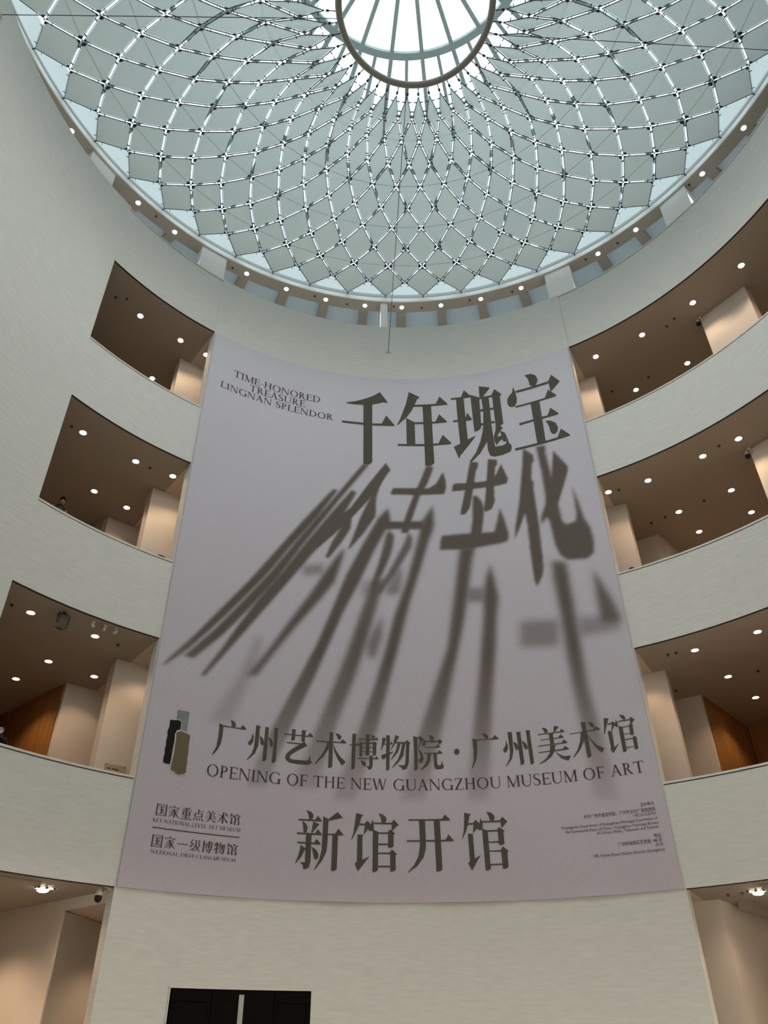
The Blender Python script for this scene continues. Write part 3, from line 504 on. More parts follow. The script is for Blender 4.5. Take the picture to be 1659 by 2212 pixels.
# ------------------------------------------------------------------ lamps
ORD = ['first', 'second', 'third', 'fourth', 'fifth', 'sixth', 'seventh', 'eighth', 'ninth', 'tenth', 'eleventh', 'twelfth', 'thirteenth', 'fourteenth', 'fifteenth', 'sixteenth', 'seventeenth', 'eighteenth', 'nineteenth', 'twentieth', 'twenty-first', 'twenty-second', 'twenty-third', 'twenty-fourth', 'twenty-fifth', 'twenty-sixth', 'twenty-seventh', 'twenty-eighth', 'twenty-ninth', 'thirtieth']
def lampmesh(r):
    a = MB(); a.lathe([(r*1.0, 0.012), (r*1.25, 0.0), (r*1.3, 0.012), (r*1.0, 0.02)], 20)
    b = MB(); b.lathe([(0.0, 0.004), (r*0.6, 0.002), (r*1.02, 0.010)], 20)
    return a, b
ta, tb = lampmesh(0.085)
me_t = bpy.data.meshes.new('trim_ring'); me_t.from_pydata(ta.V, [], ta.F); me_t.materials.append(WHITEP)
me_l = bpy.data.meshes.new('lens'); me_l.from_pydata(tb.V, [], tb.F); me_l.materials.append(LENS)
me_lc = bpy.data.meshes.new('lens'); me_lc.from_pydata(tb.V, [], tb.F); me_lc.materials.append(LENSC)
def downlight(r, az, z, label, group, watts, colr, cool=False, ang=128, tilt=0.0):
    o = empty('downlight', P(r, az, z-0.022), label, 'lamp', group)
    link('trim_ring', me_t, o); link('lens', me_lc if cool else me_l, o)
    ld = bpy.data.lights.new('bulb', 'SPOT'); ld.energy = watts; ld.color = colr; ld.spot_size = math.radians(ang); ld.spot_blend = 0.6; ld.shadow_soft_size = 0.08
    l = bpy.data.objects.new('bulb', ld); COL.objects.link(l); l.parent = o; l.location = (0, 0, -0.05)
    if tilt: l.rotation_euler = (0, tilt, PI/2-math.radians(az))
    return o
WARM = (1.0, 0.70, 0.44); COOL = (1.0, 0.95, 0.88)
WG, WS, WF = 50, 185, 250
LAMPS = {3: ([(12.14,-49.05),(12.11,-41.69),(12.15,-36.87),(14.41,-41.18)], [(11.98,33.57),(12.05,41.74),(12.06,50.82),(12.11,59.41),(14.44,36.07),(14.40,44.09)]),
 2: ([(12.04,-52.78),(12.03,-44.49),(11.94,-38.82),(14.24,-45.28),(14.36,-40.59)], [(11.99,30.62),(12.12,36.5),(12.11,44.81),(12.16,50.03),(14.35,37.23),(14.34,44.2),(15.92,37.69),(15.97,44.0)]),
 1: ([(12.0,-52.76),(11.97,-44.54),(14.2,-45.34),(14.32,-39.87),(15.92,-45.81)], [(12.07,36.77),(12.11,44.52),(14.36,37.43),(16.43,37.96)])}
NAMES = {3: 'top', 2: 'middle', 1: 'lowest'}
for lv, (LL, RR) in LAMPS.items():
    for side, lst in (('left', LL), ('right', RR)):
        rows = {}
        for r, az in lst: rows.setdefault('front' if r < 13 else ('middle' if r < 15 else 'rear'), []).append((r, az))
        for row, pts in rows.items():
            pts.sort(key=lambda t: abs(t[1]+3.9))
            for i, (r, az) in enumerate(pts):
                downlight(r, az, CEIL[lv], 'round warm downlight in the %s %s gallery ceiling, %s row, %s from the banner' % (NAMES[lv], side, row, ORD[i]), 'gallery ceiling downlights', WG*(0.5 if abs(az+3.9) < 36 else 1), WARM)
# further lamps of the same rows beyond the frame
for lv in (1, 2, 3):
    for r, az in ((12.1, 53.0 if lv == 1 else 67), (12.1, 78), (14.4, 52), (14.4, 62), (12.1, 29.0), (12.1, -36.2)):
        if lv == 3 and az == -36.2: continue
        if lv == 2 and az == 29.0: continue
        downlight(r, az, CEIL[lv], 'warm downlight in the %s gallery ceiling %s' % (NAMES[lv], 'hidden behind the banner wall, '+('left' if az < 0 else 'right') if abs(az) < 40 else 'beyond the pier, row %s, bay %s' % (ORD[int(r-11)], ORD[int(az/10)-1])), 'gallery ceiling downlights', WG*(0.5 if abs(az) < 40 else 1), WARM)
vis = sorted(LITB)
for i, az in enumerate(vis):
    downlight(13.07, az, SOF, 'small white downlight in the roof soffit ring, %s from the left of the row' % ORD[i], 'roof soffit ring downlights', WS, COOL, True, 116, math.radians(31))
for i, az in enumerate(np.arange(120, 285, 7.5)):  # unseen rear lamps, spaced for more light on the banner wall
    downlight(13.07, az, SOF, 'unseen white downlight in the rear half of the roof soffit ring, %s clockwise' % ORD[i], 'roof soffit ring downlights', WS, COOL, True, 116, math.radians(31))
gi = 0  # fill lamps added out of view to brighten the lower walls
for az in (70, 79, 88, 97, 106, 115, 124):
    for r in (12.0, 14.3):
        downlight(r, az, CEIL[0], 'added fill downlight in the ground floor ceiling on the right, beyond the bright lamp, %s' % ORD[gi], 'added ground floor fill downlights', WF, (1.0, 0.84, 0.66), False, 140, math.radians(35)); gi += 1
for r, az, lab in ((12.6, -52.0, 'front'), (14.4, -47.5, 'rear')):  # lamps added to brighten the ground floor on the left
    downlight(r, az, CEIL[0], 'added fill downlight in the ground floor ceiling on the left, %s row' % lab, 'added ground floor fill downlights', 160, WARM)
downlight(13.3, -29.0, 4.57, 'added fill downlight in the low passage ceiling left of the banner wall', 'added ground floor fill downlights', 70, WARM)  # lamp added to lift the dark passage
def ground_lamp(r, az, lab):
    o = empty('ceiling_lamp', P(r, az, CEIL[0]), lab, 'lamp')
    b = MB(); b.box(-0.16, 0.16, -0.09, 0.09, -0.05, 0); b.build('housing', WHITEP, o)
    b = MB(); b.lathe([(0.0, -0.115), (0.07, -0.11), (0.115, -0.09), (0.12, -0.06), (0.06, -0.05)], 20); b.build('lens', LENS, o)
    for s in (-1, 0, 1):
        b = MB(); b.tube([(s*0.13, -0.10, -0.02), (s*0.17, -0.19, -0.05)], 0.032, 8); b.build('spot_head', WHITEP, o)
        b = MB(); b.tube([(s*0.17, -0.19, -0.05), (s*0.173, -0.197, -0.052)], 0.02, 8); b.build('spot_lens', DARK, o)
    o.rotation_euler.z = -math.radians(az)
    ld = bpy.data.lights.new('bulb', 'SPOT'); ld.energy = 45; ld.color = WARM; ld.spot_size = math.radians(150); ld.spot_blend = 0.6; ld.shadow_soft_size = 0.1
    l = bpy.data.objects.new('bulb', ld); COL.objects.link(l); l.parent = o; l.location = (0, 0, -0.14)
ground_lamp(11.95, -43.85, 'bright round ceiling lamp with three small spot heads under the lowest left gallery band')
ground_lamp(12.11, 36.57, 'bright round ceiling lamp under the lowest right gallery band')
# grey track pieces beside the ground lamps
for az0, az1, lab in ((-52, -45.2, 'dark track rail on the ceiling left of the ground floor lamp'), (37.4, 44, 'dark track rail on the ceiling right of the ground floor lamp')):
    b = MB(); b.arc(11.45, 11.52, az0, az1, CEIL[0]-0.05, CEIL[0]); tag(b.build('track_rail', GRCEIL), lab, 'rail')

# ceiling fittings: small dark sprinklers and sensors
spr = MB(); spr.lathe([(0.0, -0.05), (0.03, -0.048), (0.03, -0.035), (0.012, -0.03), (0.012, -0.012), (0.045, -0.01), (0.05, 0.0)], 12)
sprm = bpy.data.meshes.new('sprinkler'); sprm.from_pydata(spr.V, [], spr.F); sprm.materials.append(mat('dull_brown_metal', (0.09, 0.065, 0.045), 0.6))
SP = {3: [(11.9,-52.43),(12.13,-53.72),(12.19,47.16),(12.3,45.5),(14.0,33.0),(14.1,38.6)], 2: [(12.08,-54.44),(12.02,-42.28),(12.03,47.46),(14.28,40.72),(12.07,32.15),(14.44,33.42),(14.36,35.39)],
      1: [(12.03,-41.39),(12.02,-55.09),(11.92,33.53),(11.94,34.54),(14.5,31.33),(14.52,40.52)], 0: [(12.28,33.33),(12.27,34.81)]}
WHERE = {0: 'ground floor', 1: 'lowest gallery', 2: 'middle gallery', 3: 'top gallery'}
for lv, lst in SP.items():
    for s, L_ in (('left', sorted([x for x in lst if x[1] < 0], key=lambda t: -t[1])), ('right', sorted([x for x in lst if x[1] > 0], key=lambda t: t[1]))):
        for i, (r, az) in enumerate(L_):
            tag(link('sprinkler', sprm, None, P(r, az, CEIL[lv])), 'tiny dark sprinkler on the %s ceiling, %s side, %s from the banner' % (WHERE[lv], s, ORD[i]), 'sprinkler', 'ceiling sprinklers')
for i, az in enumerate([-62, -49.3, -33.6, -17.6, -11.2, -2.2, 3.2, 12.5, 20.6, 35.0, 41.0, 55.5]):
    tag(link('sprinkler', sprm, None, P(13.02 if i % 2 else 13.12, az, SOF)), 'tiny dark sprinkler on the roof soffit ring, %s from the left' % ORD[i], 'sprinkler', 'roof soffit sprinklers')

# ------------------------------------------------------------------ banner
RB = 10.96
U0, U1 = RB*math.radians(AZL+0.12), RB*math.radians(30.15)
Z0, Z1 = 4.79, 22.2
def parse(t): return [tuple(int(v)/1000 for v in q.split(',')) for q in t.split()]
def bend(u, z, off=0.0): a = u/RB; return ((RB-off)*math.sin(a), (RB-off)*math.cos(a), z)
banner = empty('banner', P(RB, -3.9, Z0), 'huge lavender grey printed exhibition banner hung on the curved wall', 'banner')
bi = Vector(banner.location)
def bmesh_obj(name, V, F, m, smooth=False, mi=None): return mesh(name, [Vector(v)-bi for v in V], F, m, banner, smooth, mi)
H = 0.03
nu, nz = int((U1-U0)/H), int((Z1-Z0)/H)
us = np.linspace(U0, U1, nu+1); zs = np.linspace(Z0, Z1, nz+1)
dark = np.zeros((nz+1, nu+1))
def raster(poly, x, y):
    m = np.zeros((len(y), len(x)), bool)
    for (x0, y0), (x1, y1) in zip(poly, poly[1:]+poly[:1]):
        if y0 == y1: continue
        c = (y >= min(y0, y1)) & (y < max(y0, y1)); xi = x0+(y-y0)*(x1-x0)/(y1-y0)
        m ^= c[:, None] & (x[None, :] < xi[:, None])
    return m
def blur(a, s):
    k = int(3*s+1); w = np.exp(-0.5*(np.arange(-k, k+1)/s)**2); w /= w.sum()
    a = np.apply_along_axis(lambda v: np.convolve(v, w, 'same'), 0, a); return np.apply_along_axis(lambda v: np.convolve(v, w, 'same'), 1, a)
for op, bl, t in SOFT:
    pl = parse(t); xs = [p[0] for p in pl]; ys = [p[1] for p in pl]; pad = 3*bl+0.1
    i0, i1 = np.searchsorted(us, [min(xs)-pad, max(xs)+pad]); j0, j1 = np.searchsorted(zs, [min(ys)-pad, max(ys)+pad])
    if i1-i0 < 2 or j1-j0 < 2: continue
    xx = np.linspace(us[i0]-H/4, us[i1-1]+H/4, 2*(i1-i0)); yy = np.linspace(zs[j0]-H/4, zs[j1-1]+H/4, 2*(j1-j0))
    mk = raster(pl, xx, yy).astype(float); mk = mk.reshape(j1-j0, 2, i1-i0, 2).mean((1, 3))
    mk = blur(mk, max(0.5, bl*0.62/H))*op
    dark[j0:j1, i0:i1] = 1-(1-dark[j0:j1, i0:i1])*(1-mk)
dark *= np.interp(zs, [4.8, 5.6, 6.5, 7.3, 8.0, 8.8, 9.8, 11], [0, .08, .2, .34, .52, .74, .9, 1.0])[:, None]
t = ((zs-Z0)/(Z1-Z0))[:, None]
base = np.array([0.56, 0.525, 0.60])*(1-t)[:, :, None]+np.array([0.65, 0.65, 0.735])*t[:, :, None]
base = np.broadcast_to(base, (nz+1, nu+1, 3)).copy()
inkc = np.array([0.125, 0.112, 0.092])*t[:, :, None]+np.array([0.165, 0.135, 0.125])*(1-t)[:, :, None]
colr = base*(1-dark[:, :, None])+inkc*dark[:, :, None]
UU, ZZ = np.meshgrid(us, zs)
rng = np.random.RandomState(3)
off = 0.0015*np.sin(UU*1.7+0.6*np.sin(ZZ*0.9))+0.001*np.sin(ZZ*1.3+UU*0.7)
for _ in range(16):      # short creases, mostly near the hems
    cu = rng.uniform(U0+.3, U1-.3); cz = rng.choice([rng.uniform(Z0+.1, Z0+1.4), rng.uniform(Z0, Z1), rng.uniform(Z1-.7, Z1)]); an = rng.uniform(0, PI); ln = rng.uniform(.2, .7)
    du = (UU-cu)*math.cos(an)+(ZZ-cz)*math.sin(an); dv = -(UU-cu)*math.sin(an)+(ZZ-cz)*math.cos(an)
    off += 0.009*np.exp(-(du/ln)**2-(dv/0.06)**2)
edge = np.minimum.reduce([(UU-U0), (U1-UU), (ZZ-Z0)/1.0, (Z1-ZZ)])
off *= np.clip(edge/0.15, 0.15, 1)
off += 0.03*np.exp(-(ZZ-Z0)/0.12)*(0.4+0.4*np.sin(UU*2.1)+0.2*np.sin(UU*5.3))
def relief(u, z):
    fx = min(max((u-U0)/(U1-U0)*nu, 0), nu-1.001); fz = min(max((z-Z0)/(Z1-Z0)*nz, 0), nz-1.001); i, j = int(fx), int(fz); a, c = fx-i, fz-j
    return float(off[j, i]*(1-a)*(1-c)+off[j, i+1]*a*(1-c)+off[j+1, i]*(1-a)*c+off[j+1, i+1]*a*c)
co = np.stack([(RB-off)*np.sin(UU/RB)-bi.x, (RB-off)*np.cos(UU/RB)-bi.y, ZZ-bi.z], -1).reshape(-1, 3)
idx = np.arange((nz+1)*(nu+1)).reshape(nz+1, nu+1)
fc = np.stack([idx[:-1, :-1], idx[:-1, 1:], idx[1:, 1:], idx[1:, :-1]], -1).reshape(-1, 4)
me = bpy.data.meshes.new('cloth')
me.vertices.add(len(co)); me.vertices.foreach_set('co', co.ravel())
me.loops.add(fc.size); me.loops.foreach_set('vertex_index', fc.ravel().astype(np.int32))
me.polygons.add(len(fc)); me.polygons.foreach_set('loop_start', np.arange(0, fc.size, 4, dtype=np.int32)); me.polygons.foreach_set('use_smooth', np.ones(len(fc), bool))
ca = me.color_attributes.new('print', 'FLOAT_COLOR', 'POINT')
ca.data.foreach_set('color', np.concatenate([colr, np.ones((nz+1, nu+1, 1))], -1).astype(np.float32).ravel())
me.update(calc_edges=True); me.materials.append(BANNER); link('cloth', me, banner)
b = MB()
for (a0, a1, z0, z1) in ((U0, U1, Z0, Z0+0.001), (U0, U0+0.001, Z0, Z1), (U1-0.001, U1, Z0, Z1), (U0, U1, Z1-0.001, Z1)):
    b.arc(RB, R0, math.degrees(a0/RB), math.degrees(a1/RB), z0, z1)
bmesh_obj('hem', b.V, b.F, mat('hem_cloth', (0.42, 0.40, 0.43), 0.8))

def flat_print(name, polys, m, off=0.009, wrap=0.2, label=None):
    """polygons in banner coordinates -> one thin printed mesh following the cloth"""
    bm = bmesh.new()
    for pl in polys:
        try: tri = geometry.tessellate_polygon([[Vector((x, z, 0)) for x, z in pl]])
        except Exception: continue
        vs = [bm.verts.new((x, z, 0)) for x, z in pl]
        for a, b_, c in tri:
            try: bm.faces.new((vs[a], vs[b_], vs[c]))
            except ValueError: pass
    xs = [v.co.x for v in bm.verts]
    x = math.floor(min(xs)/wrap)*wrap
    while x < max(xs):
        x += wrap; g = bm.verts[:]+bm.edges[:]+bm.faces[:]; bmesh.ops.bisect_plane(bm, geom=g, plane_co=(x, 0, 0), plane_no=(1, 0, 0))
    for f in bm.faces:
        f.normal_update()
        if f.normal.z < 0: f.normal_flip()
    for v in bm.verts: v.co = Vector(bend(v.co.x, v.co.y, off+relief(v.co.x, v.co.y)))-bi
    me = bpy.data.meshes.new(name); bm.to_mesh(me); bm.free(); me.materials.append(m)
    o = link(name, me, banner)
    if label: o['label'] = label
    return o
GL = {}
for n, ss in GLYPHS: GL.setdefault(n, []).extend(parse(s) for s in ss)
EMB = {'em_black_halo': mat('pale_outline_print', (0.56, 0.56, 0.54), 0.8), 'em_grey': mat('steel_grey_print', (0.26, 0.27, 0.30), 0.6, noise=0.25, nscale=1.2, stretch=(1, 1, 2)),
       'em_black': mat('black_print', (0.006, 0.005, 0.004), 0.7), 'em_tan_halo': None, 'em_tan': mat('tan_print', (0.165, 0.135, 0.082), 0.8, noise=0.1, nscale=40)}
EMB['em_tan_halo'] = EMB['em_black_halo']
EO = {'em_black_halo': 0.009, 'em_grey': 0.008, 'em_black': 0.010, 'em_tan_halo': 0.011, 'em_tan': 0.012}
for n, pls in GL.items():
    if n.startswith('em_'): flat_print('emblem_shape', pls, EMB[n], EO[n], label={'em_black': 'black ragged bar of the emblem', 'em_tan': 'tan ragged bar of the emblem', 'em_grey': 'grey slanted bar of the emblem'}.get(n))
    else: flat_print('printed_character', pls, INK)

# serif capitals for the Latin lines
def rect(x0, x1, y0, y1): return [(x0, y0), (x1, y0), (x1, y1), (x0, y1)]
SW, TW, SF = 0.125, 0.05, 0.035
def stem(x, y0=0, y1=1, w=SW, s0=True, s1=True):
    o = [rect(x-w/2, x+w/2, y0, y1)]
    if s0: o.append(rect(x-w/2-.09, x+w/2+.09, y0, y0+SF))
    if s1: o.append(rect(x-w/2-.09, x+w/2+.09, y1-SF, y1))
    return o
def bar(x0, x1, y, t=TW): return [rect(x0, x1, y-t/2, y+t/2)]
def dg(x0, y0, x1, y1, w): return [[(x0-w/2, y0), (x0+w/2, y0), (x1+w/2, y1), (x1-w/2, y1)]]
def tick(x, y0, y1, w=.035): return [[(x-w/2, y0), (x+w/2, y0), (x+w/2, y1), (x-w/2, y1)]]
def bowl(cx, cy, rx, ry, a0, a1, wt=SW, tn=.045, n=18):
    A = [math.radians(a0+(a1-a0)*i/n) for i in range(n+1)]
    return [[(cx+rx*math.cos(p), cy+ry*math.sin(p)), (cx+rx*math.cos(q), cy+ry*math.sin(q)), (cx+(rx-wt)*math.cos(q), cy+(ry-tn)*math.sin(q)), (cx+(rx-wt)*math.cos(p), cy+(ry-tn)*math.sin(p))] for p, q in zip(A, A[1:])]
def brush(pts, ws):
    o = []
    for i in range(len(pts)-1):
        (x0, y0), (x1, y1) = pts[i], pts[i+1]; l = math.hypot(x1-x0, y1-y0) or 1; nx, ny = -(y1-y0)/l, (x1-x0)/l; a, b_ = ws[i]/2, ws[i+1]/2
        o.append([(x0-nx*a, y0-ny*a), (x1-nx*b_, y1-ny*b_), (x1+nx*b_, y1+ny*b_), (x0+nx*a, y0+ny*a)])
        if i: r = a*1.0; o.append([(x0+r*math.cos(t*PI/3), y0+r*math.sin(t*PI/3)) for t in range(6)])
    return o
LAT = {
'T': (.80, stem(.40, s1=False)+bar(.03, .77, .975)+tick(.045, .78, 1.0)+tick(.755, .78, 1.0)), 'I': (.36, stem(.18)),
'M': (1.02, stem(.13, w=.05)+stem(.88)+dg(.15, 1, .50, 0, .13)+dg(.50, 0, .86, 1, .05)),
'E': (.70, stem(.18)+bar(.18, .62, .98)+bar(.18, .52, .51)+bar(.18, .66, .02)+tick(.62, .80, 1)+tick(.53, .42, .6)+tick(.66, 0, .22)),
'F': (.64, stem(.18)+bar(.18, .60, .98)+bar(.18, .50, .50)+tick(.60, .80, 1)+tick(.51, .40, .6)),
'H': (.90, stem(.18)+stem(.72)+bar(.18, .72, .52)), 'O': (.96, bowl(.48, .5, .43, .52, 0, 360, n=32)),
'N': (.92, stem(.14, w=.05, s0=True)+stem(.78, w=.05, s0=False)+dg(.14, 1, .78, 0, .13)),
'R': (.78, stem(.18)+bowl(.26, .745, .30, .255, -90, 90)+bar(.18, .28, .98)+bar(.18, .3, .51)+dg(.36, .5, .66, 0, .13)+[rect(.60, .80, 0, SF)]),
'P': (.66, stem(.18)+bowl(.26, .735, .32, .265, -90, 90)+bar(.18, .28, .98)+bar(.18, .3, .49)),
'D': (.90, stem(.18)+bowl(.30, .5, .54, .5, -90, 90)+bar(.18, .32, .98)+bar(.18, .32, .02)),
'A': (.84, dg(.12, 0, .40, 1, .05)+dg(.70, 0, .40, 1, .13)+bar(.22, .58, .36)+[rect(.02, .24, 0, SF), rect(.58, .83, 0, SF)]),
'S': (.60, brush([(.52, .78), (.46, .95), (.29, 1.0), (.13, .90), (.10, .74), (.20, .60), (.38, .47), (.50, .34), (.50, .15), (.38, .02), (.22, 0.0), (.10, .08), (.06, .26)], [.03, .04, .045, .08, .11, .125, .13, .125, .11, .06, .045, .04, .03])),
'U': (.90, stem(.17, .32, 1, s0=False)+stem(.76, .32, 1, w=.05, s0=False)+bowl(.445, .34, .34, .36, 180, 270)+bowl(.445, .34, .34, .36, 270, 360, wt=.05)),
'L': (.66, stem(.18)+bar(.18, .62, .02)+tick(.62, 0, .24)),
'G': (.94, bowl(.50, .5, .45, .52, 48, 330)+stem(.80, .0, .42, s0=False)+tick(.80, .72, .97)),
'C': (.84, bowl(.50, .5, .45, .52, 48, 312)+tick(.79, .72, .97)),
'K': (.84, stem(.18)+dg(.24, .46, .68, 1, .05)+dg(.36, .6, .74, 0, .13)+[rect(.58, .8, 1-SF, 1), rect(.64, .86, 0, SF)]),
'Y': (.78, dg(.38, .44, .12, 1, .13)+dg(.40, .44, .68, 1, .05)+stem(.39, 0, .47, s1=False)+[rect(.01, .25, 1-SF, 1), rect(.58, .78, 1-SF, 1)]),
'V': (.82, dg(.40, 0, .13, 1, .13)+dg(.42, 0, .70, 1, .05)+[rect(.02, .26, 1-SF, 1), rect(.60, .80, 1-SF, 1)]),
'W': (1.18, dg(.34, 0, .12, 1, .12)+dg(.36, 0, .60, 1, .05)+dg(.80, 0, .57, 1, .12)+dg(.82, 0, 1.04, 1, .05)+[rect(.01, .26, 1-SF, 1), rect(.46, .68, 1-SF, 1), rect(.95, 1.15, 1-SF, 1)]),
'Z': (.76, bar(.08, .68, .98)+bar(.06, .70, .02)+dg(.14, 0, .62, 1, .14)+tick(.10, .80, 1)+tick(.69, 0, .22)),
'-': (.36, bar(.05, .31, .40, .06)), ' ': (.34, [])}
def latin(txt, a0, a1, zb, zt, name='lettering', m=INK2, each=False):
    polys = []; x = 0; spans = []
    for ch in txt:
        adv, ps = LAT[ch]; q = [[(x+px, py) for px, py in p] for p in ps]; polys += q; spans.append(q); x += adv+.03
    u0, u1 = RB*math.radians(a0), RB*math.radians(a1); s = (u1-u0)/x; h = zt-zb
    if each:
        for q in spans:
            if q: flat_print('printed_letter', [[(u0+px*s, zb+py*h) for px, py in p] for p in q], m)
        return
    return flat_print(name, [[(u0+px*s, zb+py*h) for px, py in p] for p in polys], m)
latin('TIME-HONORED', -33.5, -17.0, 20.575, 20.865, each=True); latin('TREASURE', -30.3, -19.75, 20.215, 20.50, each=True); latin('LINGNAN SPLENDOR', -35.6, -14.5, 19.865, 20.14, each=True)
latin('OPENING OF THE NEW GUANGZHOU MUSEUM OF ART', -29.35, 28.6, 7.385, 7.665, each=True)
latin('KEY NATIONAL-LEVEL ART MUSEUM', -35.1, -24.15, 6.185, 6.268); latin('NATIONAL FIRST-CLASS MUSEUM', -34.75, -24.4, 5.525, 5.60); latin('ORGANIZERS', 25.98, 28.8, 6.40, 6.465)
flat_print('printed_rule', [rect(RB*math.radians(-35.04), RB*math.radians(-24.2), 6.055, 6.075)], INK2)
# small song-style characters: thin horizontals, thick verticals, or characters reused from the large lines
def h_(x0, x1, y, t=.04): return [rect(x0, x1, y-t/2, y+t/2), [(x1-.1, y), (x1-.04, y+.08), (x1+.03, y-t/2)]]
def v_(x, y0, y1, t=.1): return [rect(x-t/2, x+t/2, y0, y1)]
def b_(pts, w=.07): return brush(pts, [w]+[w*.9]*(len(pts)-2)+[w*.4])
SONG = {
'guo': v_(.1, 0, 1)+v_(.9, 0, 1)+[rect(.1, .9, .94, .98), rect(.1, .9, .04, .08)]+h_(.26, .74, .77)+h_(.3, .7, .52)+h_(.24, .76, .22)+v_(.5, .22, .77)+b_([(.6, .46), (.7, .33)], .08),
'jia': b_([(.45, 1.02), (.55, .9)], .1)+b_([(.1, .88), (.08, .72)], .09)+[rect(.1, .9, .84, .88)]+b_([(.9, .88), (.82, .72)], .09)+h_(.28, .72, .68)+b_([(.5, .68), (.6, .45), (.6, .15), (.45, .0)], .1)+b_([(.48, .62), (.12, .4)])+b_([(.55, .5), (.1, .22)])+b_([(.58, .33), (.05, .02)])+b_([(.86, .6), (.64, .46)])+b_([(.62, .46), (.8, .2), (.96, .03)], .1),
'zhong': b_([(.8, .98), (.2, .9)])+h_(.05, .95, .79)+v_(.22, .33, .68)+v_(.8, .33, .68)+[rect(.22, .8, .64, .68), rect(.22, .8, .49, .53), rect(.22, .8, .33, .37)]+v_(.5, .02, .93)+h_(.14, .86, .18)+h_(.02, .98, .02),
'dian': v_(.48, .62, 1)+h_(.5, .88, .82)+v_(.2, .32, .64)+v_(.8, .32, .64)+[rect(.2, .8, .6, .64), rect(.2, .8, .34, .38)]+b_([(.22, .24), (.06, 0)], .1)+b_([(.36, .22), (.42, .02)], .1)+b_([(.58, .22), (.66, .02)], .1)+b_([(.78, .24), (.96, 0)], .12),
'yi1': h_(.04, .96, .5, .06),
'ji': b_([(.3, 1), (.1, .68), (.34, .66), (.08, .38), (.4, .44)], .07)+b_([(.4, .22), (.04, .08)], .07)+[rect(.45, .92, .9, .94)]+b_([(.6, .92), (.55, .5), (.36, .02)], .09)+b_([(.9, .92), (.8, .62), (.92, .6), (.76, .3), (.46, .02)], .08)+b_([(.56, .6), (.7, .3), (.98, .02)], .1)}
def norm(n):
    P_ = GL[n]; xs = [x for p in P_ for x, z in p]; zs_ = [z for p in P_ for x, z in p]; x0, x1, y0, y1 = min(xs), max(xs), min(zs_), max(zs_)
    return [[((x-x0)/(x1-x0)*.96+.02, (z-y0)/(y1-y0)) for x, z in p] for p in P_]
for n in ('mei', 'shu', 'bo', 'wu', 'guan2'): SONG[n] = norm(n)
def song(seq, a0, a1, zb, zt):
    u0, u1 = RB*math.radians(a0), RB*math.radians(a1); w = (u1-u0)/len(seq)
    for i, n in enumerate(seq): flat_print('printed_character', [[(u0+w*(i+.04+.92*x), zb+y*(zt-zb)) for x, y in p] for p in SONG[n]], INK2)
song(['guo', 'jia', 'zhong', 'dian', 'mei', 'shu', 'guan2'], -35.0, -24.2, 6.325, 6.585)
song(['guo', 'jia', 'yi1', 'ji', 'bo', 'wu', 'guan2'], -34.95, -24.2, 5.66, 5.915)
# the credits, set with Blender's own built-in font
def fontline(txt, a0, a1, zb, h):
    c = bpy.data.curves.new('lettering', 'FONT'); c.body = txt; c.size = 1; c.resolution_u = 2
    o = bpy.data.objects.new('lettering', c); COL.objects.link(o); bpy.context.view_layer.update()
    me = bpy.data.meshes.new_from_object(o); bpy.data.objects.remove(o); bpy.data.curves.remove(c)
    n = len(me.vertices); a = np.zeros(n*3); me.vertices.foreach_get('co', a); a = a.reshape(-1, 3)
    x0, x1 = a[:, 0].min(), a[:, 0].max(); u0, u1 = RB*math.radians(a0), RB*math.radians(a1)
    u = u0+(a[:, 0]-x0)/(x1-x0)*(u1-u0); z = zb+a[:, 1]*h
    co = np.stack([(RB-.009)*np.sin(u/RB)-bi.x, (RB-.009)*np.cos(u/RB)-bi.y, z-bi.z], -1); me.vertices.foreach_set('co', co.ravel()); me.update()
    me.materials.clear(); me.materials.append(INK2); link('lettering', me, banner)
for t_, a0, a1, z, h in (('主办单位', 27.12, 28.75, 6.62, .1), ('中共广州市委宣传部、广州市文化广电旅游局', 19.99, 28.77, 6.49, .1),
    ('Propaganda Department of Guangzhou Municipal Committee of', 17.04, 28.81, 6.29, .09), ('the Communist Party of China / Guangzhou Municipal Bureau', 17.42, 28.82, 6.19, .09),
    ('of Culture, Radio, Television and Tourism', 21.24, 28.83, 6.10, .09), ('地址：', 27.98, 28.98, 5.905, .1), ('广州市海珠区艺苑路 198 号', 23.6, 28.82, 5.80, .1), ('ADD.', 27.97, 29.0, 5.715, .09),
    ('198, Yiyuan Road, Haizhu District, Guangzhou', 20.41, 28.9, 5.605, .09)):
    fontline(t_, a0, a1, z, h)

# ------------------------------------------------------------------ black double door below the banner
door = st(empty('door_1', P(R0, -22.24, 0)))
Td = Matrix.Translation(-Vector(P(R0, -22.24, 0)))
def onarc(name, m, a0, a1, z0, z1, d0, d1, parent=None):
    b = MB(); b.arc(R0-d1, R0-d0, a0, a1, z0, z1); o = mesh(name, [Td @ Vector(v) for v in b.V], b.F, m, parent or door, b.S); return o
onarc('door_reveal', DOORM, -30.19, -14.29, 0, 3.02, -0.02, 0.02)
edges = [-30.0, -25.55, -22.55, -21.88, -18.45, -14.45]
for i, (a, b2) in enumerate(((-30.0, -25.62), (-25.55, -22.55), (-21.88, -18.5), (-18.43, -14.45))):
    lf = onarc('door_leaf', DOORM, a, b2, 0.02, 2.985, 0.02, 0.06)
    if i in (0, 3):
        for aa, ab, za, zb in ((a+.3, b2-.3, 2.78, 2.79), (a+.3, a+.34, .3, 2.79), (b2-.34, b2-.3, .3, 2.79)): onarc('groove', DOORL, aa, ab, za, zb, 0.06, 0.062, lf)
onarc('light_strip', PULL, -22.50, -21.93, 0.02, 2.93, 0.02, 0.05)
onarc('strip_head', DOORM, -22.55, -21.88, 2.93, 2.985, 0.02, 0.06)
